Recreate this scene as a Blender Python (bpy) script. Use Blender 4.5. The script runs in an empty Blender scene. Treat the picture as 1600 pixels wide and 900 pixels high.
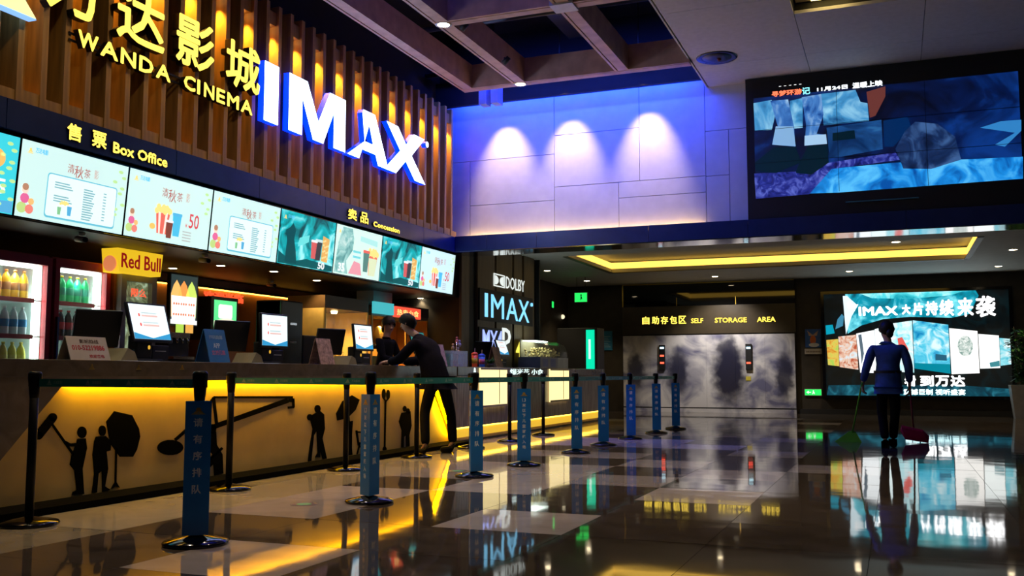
import bpy, bmesh, math, random
from mathutils import Vector, Matrix
random.seed(7)
S = bpy.context.scene
COL = S.collection
R = math.radians
# ------------------------------------------------------------------ camera
FPX, CAMH = 1504.0, 0.95
PITCH = math.atan2(135, FPX)
YAW = math.atan(600 / FPX * math.cos(PITCH))
cam = bpy.data.cameras.new('camera'); cam.sensor_width = 36; cam.lens = 36 * FPX / 1600
cam.clip_end = 200
co = bpy.data.objects.new('camera', cam); COL.objects.link(co)
co.location = (0, 0, CAMH); co.rotation_euler = (math.pi / 2 + PITCH, 0, YAW)
S.camera = co
# ------------------------------------------------------------------ colour management, world
S.view_settings.view_transform = 'Standard'; S.view_settings.look = 'None'
S.view_settings.gamma = 1; S.view_settings.use_curve_mapping = False
S.view_settings.exposure = 0.0
W = bpy.data.worlds.new('world'); S.world = W; W.use_nodes = True
W.node_tree.nodes['Background'].inputs[0].default_value = (.35, .45, 1, 1)
W.node_tree.nodes['Background'].inputs[1].default_value = .014
S.cycles.max_bounces = 7; S.cycles.diffuse_bounces = 3; S.cycles.glossy_bounces = 4
S.cycles.sample_clamp_indirect = 4; S.cycles.caustics_reflective = False; S.cycles.caustics_refractive = False

def spot(loc, to, energy, col, angle=60, blend=.6, r=.03, nm='spot_lamp'):
    l = bpy.data.lights.new(nm, 'SPOT'); l.energy = energy; l.color = col; l.spot_size = R(angle); l.spot_blend = blend
    l.shadow_soft_size = r
    o = bpy.data.objects.new(nm, l); COL.objects.link(o); o.location = loc
    o.rotation_euler = (Vector(to) - Vector(loc)).to_track_quat('-Z', 'Y').to_euler()
    return o
def arealight(loc, to, energy, col, sx, sy, nm='led_and_fill_lamp'):
    l = bpy.data.lights.new(nm, 'AREA'); l.energy = energy; l.color = col; l.shape = 'RECTANGLE'; l.size = sx; l.size_y = sy
    o = bpy.data.objects.new(nm, l); COL.objects.link(o); o.location = loc
    o.rotation_euler = (Vector(to) - Vector(loc)).to_track_quat('-Z', 'Y').to_euler()
    return o
WARM = (1, .78, .5); AMBER = (1, .5, .06); BLUE = (.03, .1, 1)
# three wall washers on the panelled wall (their housings are built with the ceiling lattice)
WASH = [(-5.80, 1.0), (-4.69, 1.0), (-3.44, 1.0)]
for wx, e in WASH:
    spot((wx, 13.816, 5.563), (wx, 14.4, 4.2), 240 * e, (1, .73, .40), 51, .9, .03)
# blue LED light in the open ceiling, washing the panelled wall and the beams
arealight((-4.7, 14.17, 5.58), (-4.7, 14.33, 4.4), 110, (.01, .05, 1), 4.0, .06)
arealight((-4.4, 13.25, 5.75), (-4.4, 14.4, 4.0), 110, (.02, .07, 1), 3.6, .1)  # unseen blue fill, added in front of the panelled wall
arealight((-4.3, 9.0, 6.1), (-4.3, 9.3, 5), 30, (.05, .08, 1), 1.6, 6)
# down lights at the seen lattice crossings, plus unseen fill added nearer the camera
for p, e in [((-5.05, 13.05, 5.2), 170), ((-5.05, 10.42, 5.2), 170), ((-5.05, 7.7, 5.2), 170), ((-5.05, 5.0, 5.2), 170), ((-2.0, 9.2, 5.28), 190), ((-2.0, 6.0, 5.28), 190), ((1.2, 8.6, 5.28), 190)]:
    spot(p, (p[0], p[1], 0), e, (1, .78, .5), 85, .8, .05)
# track spots added on the lattice to brighten the timber fins
ADDED_TRACK = [5.0, 6.4, 7.8, 9.2, 10.6, 12.0]
for y in ADDED_TRACK: spot((-4.9, y, 5.22), (-6.7, y + .1, 3.6), 36, (1, .70, .28), 75, .8, .04)
# ------------------------------------------------------------------ pixel -> place
_cy, _sy, _cp, _sp = math.cos(YAW), math.sin(YAW), math.cos(PITCH), math.sin(PITCH)
_fw = Vector((-_sy * _cp, _cy * _cp, _sp)); _rt = Vector((_cy, _sy, 0)); _up = _rt.cross(_fw); _C = Vector((0, 0, CAMH))
def _on(x, y, ax, v):
    d = _fw * FPX + _rt * (x - 800) + _up * (450 - y)
    return _C + d * ((v - _C[ax]) / d[ax])
def PX(x, y, v): return _on(x, y, 0, v)
def PY(x, y, v): return _on(x, y, 1, v)
def PZ(x, y, v=0): return _on(x, y, 2, v)

# ------------------------------------------------------------------ materials
MATS = {}
def mat(name, col, rough=.5, metal=0, emit=None, es=1.0, var=.12, scale=6, bump=0, spec=.5, alpha=1, trans=0, stretch=(1, 1, 1), coat=0):
    if name in MATS: return MATS[name]
    m = bpy.data.materials.new(name); m.use_nodes = True; nt = m.node_tree; b = nt.nodes['Principled BSDF']
    c = (*col[:3], 1)
    b.inputs['Roughness'].default_value = rough; b.inputs['Metallic'].default_value = metal
    b.inputs['Specular IOR Level'].default_value = spec
    if coat: b.inputs['Coat Weight'].default_value = coat; b.inputs['Coat Roughness'].default_value = .05
    if trans: b.inputs['Transmission Weight'].default_value = trans
    if alpha < 1: b.inputs['Alpha'].default_value = alpha
    tc = nt.nodes.new('ShaderNodeTexCoord'); mp = nt.nodes.new('ShaderNodeMapping'); mp.inputs['Scale'].default_value = stretch
    nz = nt.nodes.new('ShaderNodeTexNoise'); nz.inputs['Scale'].default_value = scale; nz.inputs['Detail'].default_value = 3
    nt.links.new(tc.outputs['Object'], mp.inputs[0]); nt.links.new(mp.outputs[0], nz.inputs['Vector'])
    rp = nt.nodes.new('ShaderNodeValToRGB'); e = rp.color_ramp.elements
    e[0].position, e[1].position = .3, .7
    e[0].color = (*[v * (1 - var) for v in col[:3]], 1); e[1].color = (*[min(1, v * (1 + var)) for v in col[:3]], 1)
    nt.links.new(nz.outputs['Fac'], rp.inputs[0]); nt.links.new(rp.outputs[0], b.inputs['Base Color'])
    if emit:
        b.inputs['Emission Color'].default_value = (*emit, 1); b.inputs['Emission Strength'].default_value = es
    if bump:
        bp = nt.nodes.new('ShaderNodeBump'); bp.inputs['Strength'].default_value = bump; bp.inputs['Distance'].default_value = .01
        nt.links.new(nz.outputs['Fac'], bp.inputs['Height']); nt.links.new(bp.outputs[0], b.inputs['Normal'])
    MATS[name] = m
    return m
def glow(name, col, es=1.0, sampled=True):
    """light-giving face: lit sign, screen, lamp"""
    if name in MATS: return MATS[name]
    m = mat(name, [min(.8, .5 * v) for v in col], .5, emit=col, es=es, var=.02)
    if not sampled: m.cycles.emission_sampling = 'NONE'
    return m
def ink(col, es=1.0):
    """a printed or displayed colour on a lit screen: cheap, not sampled as a lamp"""
    n = 'ink_%d_%d_%d_%d' % (*[int(v * 99) for v in col], int(es * 100))
    return glow(n, col, es, False)
def marble(name, c1, c2, rough=.07, scale=2.2, wave=.012, vein=.25):
    m = bpy.data.materials.new(name); m.use_nodes = True; nt = m.node_tree; b = nt.nodes['Principled BSDF']
    N = nt.nodes.new; L = nt.links.new
    tc = N('ShaderNodeTexCoord'); oi = N('ShaderNodeObjectInfo'); ad = N('ShaderNodeVectorMath'); ad.operation = 'ADD'
    sc = N('ShaderNodeVectorMath'); sc.operation = 'SCALE'; sc.inputs['Scale'].default_value = 37
    cx = N('ShaderNodeCombineXYZ')
    L(oi.outputs['Random'], cx.inputs[0]); L(oi.outputs['Random'], cx.inputs[1]); L(cx.outputs[0], sc.inputs[0])
    L(tc.outputs['Object'], ad.inputs[0]); L(sc.outputs[0], ad.inputs[1])
    n1 = N('ShaderNodeTexNoise'); n1.inputs['Scale'].default_value = scale; n1.inputs['Detail'].default_value = 8; n1.inputs['Distortion'].default_value = 1.2
    L(ad.outputs[0], n1.inputs['Vector'])
    rp = N('ShaderNodeValToRGB'); e = rp.color_ramp.elements
    e[0].position, e[1].position = .5 - vein, .5 + vein; e[0].color = (*c1, 1); e[1].color = (*c2, 1)
    L(n1.outputs['Fac'], rp.inputs[0])
    hs = N('ShaderNodeHueSaturation'); mr = N('ShaderNodeMapRange'); mr.inputs[3].default_value = .8; mr.inputs[4].default_value = 1.15
    L(oi.outputs['Random'], mr.inputs[0]); L(mr.outputs[0], hs.inputs['Value']); L(rp.outputs[0], hs.inputs['Color']); L(hs.outputs[0], b.inputs['Base Color'])
    b.inputs['Roughness'].default_value = rough
    n2 = N('ShaderNodeTexNoise'); n2.inputs['Scale'].default_value = 2.2; n2.inputs['Detail'].default_value = 1
    L(ad.outputs[0], n2.inputs['Vector'])
    bp = N('ShaderNodeBump'); bp.inputs['Strength'].default_value = wave; bp.inputs['Distance'].default_value = .1
    L(n2.outputs['Fac'], bp.inputs['Height']); L(bp.outputs[0], b.inputs['Normal'])
    MATS[name] = m
    return m

# ------------------------------------------------------------------ builders
class B:
    def __init__(s): s.v = []; s.f = []; s.sm = []
    def add(s, vs, fs, smooth=False):
        n = len(s.v); s.v += [tuple(v) for v in vs]; s.f += [[i + n for i in f] for f in fs]; s.sm += [smooth] * len(fs)
        return s
    def box(s, x0, x1, y0, y1, z0, z1):
        return s.add([(x, y, z) for z in (z0, z1) for y in (y0, y1) for x in (x0, x1)],
                     [(0, 2, 3, 1), (4, 5, 7, 6), (0, 1, 5, 4), (2, 6, 7, 3), (0, 4, 6, 2), (1, 3, 7, 5)])
    def rbox(s, x0, x1, y0, y1, z0, z1, r=.01):
        """box with chamfered edges"""
        r = min(r, (x1 - x0) / 2.01, (y1 - y0) / 2.01, (z1 - z0) / 2.01)
        bm = bmesh.new()
        bmesh.ops.create_cube(bm, size=1, matrix=Matrix.Translation(((x0 + x1) / 2, (y0 + y1) / 2, (z0 + z1) / 2)) @ Matrix.Diagonal((x1 - x0, y1 - y0, z1 - z0, 1)))
        bmesh.ops.bevel(bm, geom=bm.edges[:], offset=r, segments=2, profile=.6, affect='EDGES')
        bm.verts.index_update()
        s.add([v.co[:] for v in bm.verts], [[v.index for v in f.verts] for f in bm.faces]); bm.free()
        return s
    def prism(s, poly, y0, y1, ):
        """outline in x,z pulled along y"""
        n = len(poly)
        a = sum(poly[i][0] * poly[(i + 1) % n][1] - poly[(i + 1) % n][0] * poly[i][1] for i in range(n))
        if a < 0: poly = poly[::-1]
        vs = [(x, y0, z) for x, z in poly] + [(x, y1, z) for x, z in poly]
        return s.add(vs, [list(range(n)), list(range(2 * n - 1, n - 1, -1))] + [(i, i + n, (i + 1) % n + n, (i + 1) % n) for i in range(n)])
    def cyl(s, p0, p1, r0, r1=None, n=16, caps=True):
        r1 = r0 if r1 is None else r1
        p0, p1 = Vector(p0), Vector(p1); q = (p1 - p0).to_track_quat('Z', 'Y')
        vs = []
        for p, r in ((p0, r0), (p1, r1)):
            for i in range(n): vs.append(p + q @ Vector((r * math.cos(2 * math.pi * i / n), r * math.sin(2 * math.pi * i / n), 0)))
        s.add(vs, [(i, (i + 1) % n, (i + 1) % n + n, i + n) for i in range(n)], n > 6)
        if caps: s.f += [[len(s.v) - 2 * n + i for i in range(n - 1, -1, -1)], [len(s.v) - n + i for i in range(n)]]; s.sm += [False] * 2
        return s
    def lathe(s, prof, n=24, c=(0, 0)):
        k = len(prof); vs = []
        for r, z in prof:
            for i in range(n): vs.append((c[0] + r * math.cos(2 * math.pi * i / n), c[1] + r * math.sin(2 * math.pi * i / n), z))
        fs = [(j * n + i, j * n + (i + 1) % n, (j + 1) * n + (i + 1) % n, (j + 1) * n + i) for j in range(k - 1) for i in range(n)]
        s.add(vs, fs, True)
        m = len(s.v) - k * n
        s.f += [[m + i for i in range(n - 1, -1, -1)], [m + (k - 1) * n + i for i in range(n)]]; s.sm += [False] * 2
        return s
    def tube(s, pts, r, n=8):
        for a, b in zip(pts[:-1], pts[1:]): s.cyl(a, b, r, r, n)
        return s
    def ball(s, c, r, n=12, sc=(1, 1, 1)):
        k = n // 2; vs = []
        for j in range(1, k):
            t = math.pi * j / k
            for i in range(n): vs.append((c[0] + sc[0] * r * math.sin(t) * math.cos(2 * math.pi * i / n), c[1] + sc[1] * r * math.sin(t) * math.sin(2 * math.pi * i / n), c[2] + sc[2] * r * math.cos(t)))
        m = len(vs); vs += [(c[0], c[1], c[2] + sc[2] * r), (c[0], c[1], c[2] - sc[2] * r)]
        fs = [(j * n + i, (j + 1) * n + i, (j + 1) * n + (i + 1) % n, j * n + (i + 1) % n) for j in range(k - 2) for i in range(n)]
        fs += [(m, i, (i + 1) % n) for i in range(n)] + [(m + 1, (k - 2) * n + (i + 1) % n, (k - 2) * n + i) for i in range(n)]
        return s.add(vs, fs, True)
    def xf(s, M):
        s.v = [tuple(M @ Vector(v)) for v in s.v]; return s
    def mesh(s, name):
        me = bpy.data.meshes.new(name); me.from_pydata(s.v, [], s.f); me.polygons.foreach_set('use_smooth', s.sm); me.update()
        return me
    def build(s, name, m, parent=None, bevel=0):
        o = link(name, s.mesh(name), m, parent)
        if bevel:
            md = o.modifiers.new('bevel', 'BEVEL'); md.width = bevel; md.segments = 2; md.limit_method = 'ANGLE'
        return o
def link(name, me, m, parent=None):
    if m is not None:
        me.materials.clear(); me.materials.append(m)
    o = bpy.data.objects.new(name, me); COL.objects.link(o)
    if parent is not None: o.parent = parent
    return o
def tag(o, label, cat, group=None):
    o['label'] = label; o['category'] = cat
    if group: o['group'] = group
    return o
def thing(name, label, cat, loc=(0, 0, 0), rz=0, group=None):
    o = bpy.data.objects.new(name, None); COL.objects.link(o); o.empty_display_size = .1
    o.location = loc; o.rotation_euler = (0, 0, R(rz))
    return tag(o, label, cat, group)
def struct(o): o['kind'] = 'structure'; return o
def lab(o, l): o['label'] = l; return o
def copy_tree(o, parent=None):
    c = o.copy(); COL.objects.link(c); c.parent = parent
    for ch in o.children: copy_tree(ch, c)
    return c
_tm = {}
def textmesh(body, w=None, h=None, depth=.002, bold=.0, x=0, z=0, y=0, align='L', shear=0):
    """lettering fitted to w x h, lower left corner at x,z (align C: centred on x), standing on the plane y and pulled towards -y"""
    k = (body, w, h, depth, bold, x, z, y, align, shear)
    if k in _tm: return _tm[k]
    c = bpy.data.curves.new('lettering', 'FONT'); c.body = body; c.size = 1; c.extrude = .5; c.offset = bold; c.resolution_u = 2; c.shear = shear
    o = bpy.data.objects.new('lettering', c); me = bpy.data.meshes.new_from_object(o); bpy.data.objects.remove(o); bpy.data.curves.remove(c)
    xs = [v.co.x for v in me.vertices]; ys = [v.co.y for v in me.vertices]
    x0, x1, y0, y1 = min(xs), max(xs), min(ys), max(ys)
    sx = w / (x1 - x0) if w else None; sz = h / (y1 - y0) if h else None
    sx = sx or sz; sz = sz or sx
    off = -(x1 - x0) * sx / 2 if align == 'C' else 0
    for v in me.vertices:
        p = v.co; v.co = (x + off + (p.x - x0) * sx, y - (p.z + .5) * depth, z + (p.y - y0) * sz)
    me.name = 'lettering'; _tm[k] = me
    return me
def text(name, body, m, parent, **k):
    me = textmesh(body, **k)
    if me.materials and me.materials[0] != m: me = me.copy()
    return link(name, me, m, parent)
def boldmesh(body, d=.01, **k):
    """heavier lettering: the strokes widened by d (metres) on every side"""
    me = textmesh(body, **{**k, 'w': k['w'] - 2 * d, 'h': k['h'] - 2 * d}); b = B()
    for dx, dz in ((0, d), (2 * d, d), (d, 0), (d, 2 * d), (.3 * d, .3 * d), (1.7 * d, .3 * d), (.3 * d, 1.7 * d), (1.7 * d, 1.7 * d)):
        b.add([(v.co.x + dx, v.co.y, v.co.z + dz) for v in me.vertices], [list(p.vertices) for p in me.polygons])
    return b.mesh('lettering')
# ================================================================== STRUCTURE
M_black = mat('matt_black', (.006, .006, .007), .6)
M_void = mat('void_black', (.008, .007, .009), .9)
M_gloss = mat('gloss_black', (.006, .006, .007), .12)
M_wood = mat('slat_wood', (.46, .26, .07), .55, var=.25, scale=3, stretch=(6, 6, .6))
M_beam = mat('lattice_wood', (.46, .26, .17), .5, var=.2, scale=2.5, stretch=(2, 2, 2))
M_lighttile = marble('light_marble', (.58, .50, .48), (.42, .36, .34), .045)
M_darktile = marble('dark_marble', (.115, .088, .070), (.062, .046, .036), .045, 3.2)
M_cream = marble('cream_marble', (.50, .43, .30), (.36, .31, .21), .05)
M_grout = mat('grout', (.03, .026, .022), .7)
M_panel = mat('wall_panel', (.60, .58, .58), .55, var=.05)
M_white = mat('white_ceiling', (.60, .58, .60), .75, var=.06, scale=14, bump=.1)
M_navy = mat('navy_metal', (.014, .030, .12), .25, var=.1)
M_dwall = mat('dark_brown_wall', (.030, .022, .013), .6, var=.2)
M_pillar = mat('pillar_board', (.13, .09, .045), .5, var=.2, scale=3, stretch=(5, 5, .6))
M_kwall = mat('back_bar_wall', (.32, .13, .035), .4, var=.2, scale=2, stretch=(3, 3, .5))
M_lowceil = mat('low_ceiling', (.55, .54, .50), .7, var=.05)
M_soffit = mat('soffit_dark', (.03, .024, .018), .5)

# ---- floor: every marble tile is a piece
TS = .86; FX0, FY0 = -4.46, 3.80 - 3 * TS
fl = struct(B().box(-9, 6, -1, 24.6, -.06, -.008).build('floor', M_grout))
def tile_mesh(w, d):
    b = B(); g = .0015
    b.add([(g, g, 0), (w - g, g, 0), (w - g, d - g, 0), (g, d - g, 0), (g, g, -.008), (w - g, g, -.008), (w - g, d - g, -.008), (g, d - g, -.008)],
          [(0, 1, 2, 3), (0, 4, 5, 1), (1, 5, 6, 2), (2, 6, 7, 3), (3, 7, 4, 0), (7, 6, 5, 4)])
    return b.mesh('tile')
def tile(me, m, x, y, tilt=.0007):
    o = bpy.data.objects.new('tile', me[m]); COL.objects.link(o); o.parent = fl; o.location = (x, y, 0)
    o.rotation_euler = (random.uniform(-tilt, tilt), random.uniform(-tilt, tilt), 0)
TM = {}
for k, m in (('l', M_lighttile), ('d', M_darktile)):
    TM[k] = tile_mesh(TS, TS); TM[k].materials.append(m)
LIGHT = {(1, 0), (0, 2), (0, 3), (2, 2), (1, 4), (2, 5), (1, 5), (1, 6), (3, 4), (3, 6), (3, 9), (2, 7), (4, 7), (2, 10), (1, 8), (1, 10), (0, 5), (0, 6), (1, 11), (3, 12), (2, 13), (0, 8), (0, 10), (0, 11), (0, 13), (1, 13), (3, 15), (2, 16), (1, 15), (0, 15), (1, 18), (3, 18), (2, 20), (0, -2), (1, -2)}
for c in range(0, 9):
    for r in range(-3, 21):
        x, y = FX0 + c * TS, 3.80 + r * TS
        # tiles that never come into the picture stay part of the slab
        if y < 2.6 and x > -1.0: continue
        tile(TM, 'l' if (c, r) in LIGHT else 'd', x, y)
TB = {'c': tile_mesh(1.35, TS)}; TB['c'].materials.append(M_cream)
for r in range(-1, 19): tile(TB, 'c', FX0 - 1.35, 3.80 + r * TS)
o = B().box(-9, FX0 - 1.35, -1, 24.6, -.008, -.001).box(FX0 - 1.35, FX0, 20.14, 24.6, -.008, -.001).box(FX0, 6, 21.86, 24.6, -.008, -.001).box(FX0 + 9 * TS, 6, -1, 21.86, -.008, -.001).box(FX0 - 1.35, FX0, -1, 2.94, -.008, -.001).build('tile_field', M_darktile, fl)
o['kind'] = 'stuff'

# ---- left wall with the lit timber fins
wl = struct(B().box(-7.3, -7.06, 3, 14.75, 3.1, 6.7).build('wall_left', M_void))
UN = .478; Y0 = PX(452.5, 45, -6.72).y - 9 * UN
fin = B().box(-7.06, -6.66, 0, .062, 3.18, 5.30).mesh('fin'); fin.materials.append(M_wood)
pan = B().box(-7.06, -6.84, 0, .178, 3.18, 5.06).mesh('niche_panel'); pan.materials.append(M_wood)
blk = B().box(-6.84, -6.675, 0, .178, 3.18, 3.31).mesh('base_block'); blk.materials.append(M_wood)
blk2 = B().box(-7.06, -6.675, 0, .176, 3.18, 3.29).mesh('base_block'); blk2.materials.append(M_wood)
cap = B().box(-7.06, -6.70, 0, .178, 5.06, 5.22).mesh('niche_cap'); cap.materials.append(M_wood)
M_nl = glow('niche_lamp', (1, .75, .35), 14)
nla = B().cyl((-6.76, .09, 5.06), (-6.76, .09, 5.045), .018, .018, 10).mesh('niche_lamp'); nla.materials.append(M_nl)
def piece(me, p, loc=(0, 0, 0)):
    o = bpy.data.objects.new(me.name.split('.')[0], me); COL.objects.link(o); o.parent = p; o.location = loc; return o
for k in range(-1, 21):
    y = Y0 + k * UN
    if y + UN > 14.42: break
    piece(fin, wl, (0, y - .062, 0)); piece(pan, wl, (0, y, 0)); piece(blk, wl, (0, y, 0)); piece(cap, wl, (0, y, 0)); piece(nla, wl, (0, y, 0))
    piece(fin, wl, (0, y + .178, 0)); piece(blk2, wl, (0, y + .240, 0))
    spot((-6.76, y + .09, 5.03), (-6.80, y + .09, 3.2), 80, (1, .50, .06), 75, .8, .018, 'niche_spot')

# ---- navy fascia under the fins (panels with open joints)
fa = struct(B().box(-7.3, -6.66, 3, 14.75, 2.95, 3.18).build('trim_1', M_black))
js = [3.0] + [PX(x, y, -6.62).y for x, y in ((10, 190), (275, 275), (405, 312), (508, 345), (662, 385))] + [14.15]
for a, b in zip(js[:-1], js[1:]): B().box(-6.66, -6.62, a + .004, b - .004, 2.935, 3.185).build('fascia_panel', M_navy, fa)

# ---- soffit and walls of the back bar
struct(B().box(-8.9, -6.82, 3, 16.6, 2.25, 2.95).build('ceiling_backbar', M_soffit))
struct(B().box(-8.9, -8.7, 3, 16.6, 0, 2.25).build('wall_backbar', M_kwall))
struct(B().box(-8.7, -6.75, 16.4, 16.6, 0, 2.25).build('wall_backbar_end', M_dwall))
struct(B().box(-8.9, -6.9, 3, 3.1, 0, 2.25).build('wall_backbar_near', M_dwall))
M_dl = glow('downlight_face', (1, .8, .5), 22)
M_trimring = mat('lamp_ring', (.5, .48, .45), .35)
def downlight(p, e, label, ang=100, col=(1, .8, .5), r=.045, grp=None, look=None):
    t = thing('downlight', label, 'ceiling light', p, 0, grp)
    B().lathe([(r * .98, -.002), (r * 1.35, -.006), (r * 1.4, 0), (r * .98, 0)], 20).build('ring', M_trimring, t)
    B().cyl((0, 0, 0), (0, 0, -.004), r * .97, r * .97, 20).build('lens', M_dl, t)
    if e: spot((p[0], p[1], p[2] - .02), look or (p[0], p[1], 0), e, col, ang, .7, r * .6)
    return t
for i, (x, y) in enumerate([(345, 415), (495, 438), (657, 466), (428, 424), (270, 419)]):
    q = PZ(x, y, 2.25)
    downlight((q.x, q.y, 2.25), 22, 'small round downlight in the dark soffit %s' % ['below the gap after the second price list', 'below the nearer dark teal menu screen', 'below the last menu screens by the pillar', 'deep behind the third menu screen', 'deep behind the yellow cooler top'][i], 110, (1, .7, .35), .05)

# ---- panelled far wall over the portal, each panel a piece
wf = struct(B().box(-7.3, 6, 14.44, 14.7, 3.0, 6.7).build('wall_far', M_black))
PAN = [(-6.95, -6.47, 3.0, 4.48), (-6.95, -4.99, 4.48, 5.42), (-6.47, -4.99, 3.73, 4.48), (-6.47, -4.99, 3.0, 3.73), (-4.99, -3.59, 4.78, 5.42), (-4.99, -3.59, 3.94, 4.78),
       (-3.59, -2.57, 3.94, 5.42), (-4.99, -3.93, 3.0, 3.94), (-3.93, -2.57, 3.69, 3.94), (-3.93, -2.57, 3.0, 3.69), (-2.57, -2.22, 3.0, 3.93), (-2.57, -2.22, 3.93, 4.62), (-2.57, -1.9, 4.62, 5.42), (-2.22, -1.9, 3.0, 4.62)]
for a, b, c, d in PAN: B().box(a + .004, b - .004, 14.40, 14.44, c + .004, d - .004).build('wall_panel', M_panel, wf)
B().box(-6.95, -2.55, 14.06, 14.10, 5.34, 5.75).box(-6.95, -2.55, 14.10, 14.44, 5.70, 5.75).build('valance', M_void, wf)
# portal beam with a polished lower edge and a warm LED strip on its ledge
bm_ = struct(B().box(-7.3, 6, 14.17, 14.44, 2.95, 3.13).build('trim_2', M_black))
js = [-6.62, -6.05, -5.2, -3.4, -1.93, .2, 2.6, 6]
for a, b in zip(js[:-1], js[1:]): B().box(a + .003, b - .003, 14.13, 14.17, 2.94, 3.19).build('beam_panel', M_navy, bm_)
M_steel = mat('polished_steel', (.55, .56, .6), .08, 1, var=.03)
B().box(-6.62, 6, 14.14, 14.7, 2.925, 2.94).build('steel_edge', M_steel, bm_)
M_warmled = glow('warm_led', (1, .62, .2), 45)
B().box(-6.5, -2.62, 14.33, 14.35, 3.13, 3.145).build('led_strip', M_warmled, bm_)

# ---- upper ceilings
cu = struct(B().box(-7.3, 6, -1, 14.7, 6.6, 6.7).build('ceiling_void', M_void))
cw = struct(B().box(-2.50, -1.0, -1, 14.44, 5.34, 5.42).box(.26, 6, -1, 14.44, 5.34, 5.42).box(-1.0, .26, -1, 10.95, 5.34, 5.42).box(-1.0, .26, 11.79, 14.44, 5.34, 5.42).build('ceiling', M_black))
XS = [-2.52, -1.005, .465, 1.93, 3.4, 6]; YS = [-1, 5.2, 8.6, 11.2, 13.36, 14.44]
def panel_with_slot(x0, x1, y0, y1):
    B().box(x0 + .004, x1 - .004, y0 + .004, y1 - .004, 5.30, 5.34).build('ceiling_panel', M_white, cw)
for i in range(len(XS) - 1):
    for j in range(len(YS) - 1):
        if i == 1 and j == 2:      # the panel left of the slot stops short of the recessed light
            panel_with_slot(XS[i], XS[i + 1], YS[j], 10.95); continue
        if i == 1 and j == 3:
            panel_with_slot(XS[i], XS[i + 1], 11.78, YS[j + 1]); panel_with_slot(.25, XS[i + 1], YS[j], 11.78); continue
        panel_with_slot(XS[i], XS[i + 1], YS[j], YS[j + 1])
sl = thing('slot_light', 'recessed slot with a warm lamp in the pale upper ceiling', 'ceiling light', (-.38, 11.37, 5.43))
B().box(-.60, .62, -.41, .40, .0, .02).build('slot_back', mat('slot_back', (.45, .36, .2), .6), sl)
B().box(-.42, .02, .12, .36, -.02, 0).build('lamp', glow('slot_lamp', (1, .72, .22), 5), sl)
B().box(-2.54, -2.50, -1, 14.44, 5.30, 5.60).build('ceiling_edge', M_white, cw)
sp = thing('ceiling_speaker', 'round black speaker grille in the pale upper ceiling', 'speaker', (PZ(1120, 90, 5.3).x, PZ(1120, 90, 5.3).y, 5.3))
B().lathe([(.2, 0), (.27, -.012), (.28, -.004), (.28, 0)], 32).build('rim', M_gloss, sp)
B().lathe([(0.001, -.022), (.1, -.018), (.2, -.006), (.2, 0)], 32).build('grille', mat('grille', (.01, .01, .011), .35, bump=.6, scale=120), sp)
B().ball((.03, 0, -.03), .03, 8).build('core', mat('speaker_core', (.2, .02, .02), .3), sp)
# lower lobby ceiling with the lit tray
ZL = 3.28
TX0, TX1, TY0, TY1 = -6.02, 1.42, 18.0, 21.35
cl = struct(B().box(-9, TX0, 14.7, 24.6, ZL, ZL + .1).box(TX1, 6, 14.7, 24.6, ZL, ZL + .1).box(TX0, TX1, 14.7, TY0, ZL, ZL + .1).box(TX0, TX1, TY1, 24.6, ZL, ZL + .1)
            .box(TX0 - .3, TX1 + .3, TY0 - .3, TY1 + .3, ZL + .28, ZL + .36).build('ceiling_lobby', M_lowceil))
M_amberled = glow('amber_led', (1, .60, .09), 2.0)
led = B()
led.box(TX0 - .02, TX0, TY0, TY1, ZL + .09, ZL + .23).box(TX1, TX1 + .02, TY0, TY1, ZL + .09, ZL + .23).box(TX0, TX1, TY1, TY1 + .02, ZL + .09, ZL + .23).box(TX0, TX1, TY0 - .02, TY0, ZL + .09, ZL + .23)
tr = thing('cove_light', 'long amber light band around the raised ceiling tray', 'cove light', (0, 0, 0))
led.build('led_band', M_amberled, tr)
B().box(TX0 - .05, TX0 + .06, TY0, TY1, ZL - .012, ZL).box(TX1 - .06, TX1 + .05, TY0, TY1, ZL - .012, ZL).box(TX0, TX1, TY1 - .06, TY1 + .05, ZL - .012, ZL).build('tray_lip', mat('tray_lip', (.10, .08, .05), .5), tr)
for i, (x, y) in enumerate([(855, 423), (917, 439), (1117, 432), (1327, 424), (1560, 416), (1583, 390), (1400, 378)]):
    q = PZ(x, y, ZL)
    downlight((q.x, q.y, ZL), 330 if i == 2 else 110, 'round downlight in the lobby ceiling %s' % ['over the display pillar', 'near the green hanging sign', 'above the storage area lettering', 'between the storage area and the light box', 'above the right end of the light box', 'at the far right of the cove tray', 'inside the cove tray near the portal'][i], 95, (1, .92, .86) if i == 2 else (1, .8, .5), .07, look=(q.x, 24.3, 1.0) if i == 2 else None)
# ---- lobby walls
struct(B().box(-9, 6, 24.38, 24.6, 0, ZL).build('wall_back', M_dwall))
struct(B().box(-8.3, -8.08, 18.42, 24.38, 0, ZL).build('wall_lobby_left', M_dwall))
struct(B().box(-2.2, 6, 24.34, 24.38, 0, .12).build('baseboard_back', M_black))
# ---- pillar of boards carrying the small lit signs
pl = struct(B().box(-8.3, -6.78, 14.75, 18.42, 0, ZL).build('wall_pillar', M_black))
ed = [PX(x, 440, -6.74).y for x in (717, 733, 746, 772.5, 775.5, 800, 803, 815, 818.5, 834)]
for a, b in ((ed[0] + .1, ed[1]), (ed[2], ed[3]), (ed[4], ed[5]), (ed[6], ed[7]), (ed[8], ed[9])):
    B().box(-6.78, -6.735, a, b, 1.0, ZL).build('board', M_pillar, pl)
B().box(-6.78, -6.70, 18.36, 18.42, 0, ZL).build('edge_strip', M_black, pl)

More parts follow.
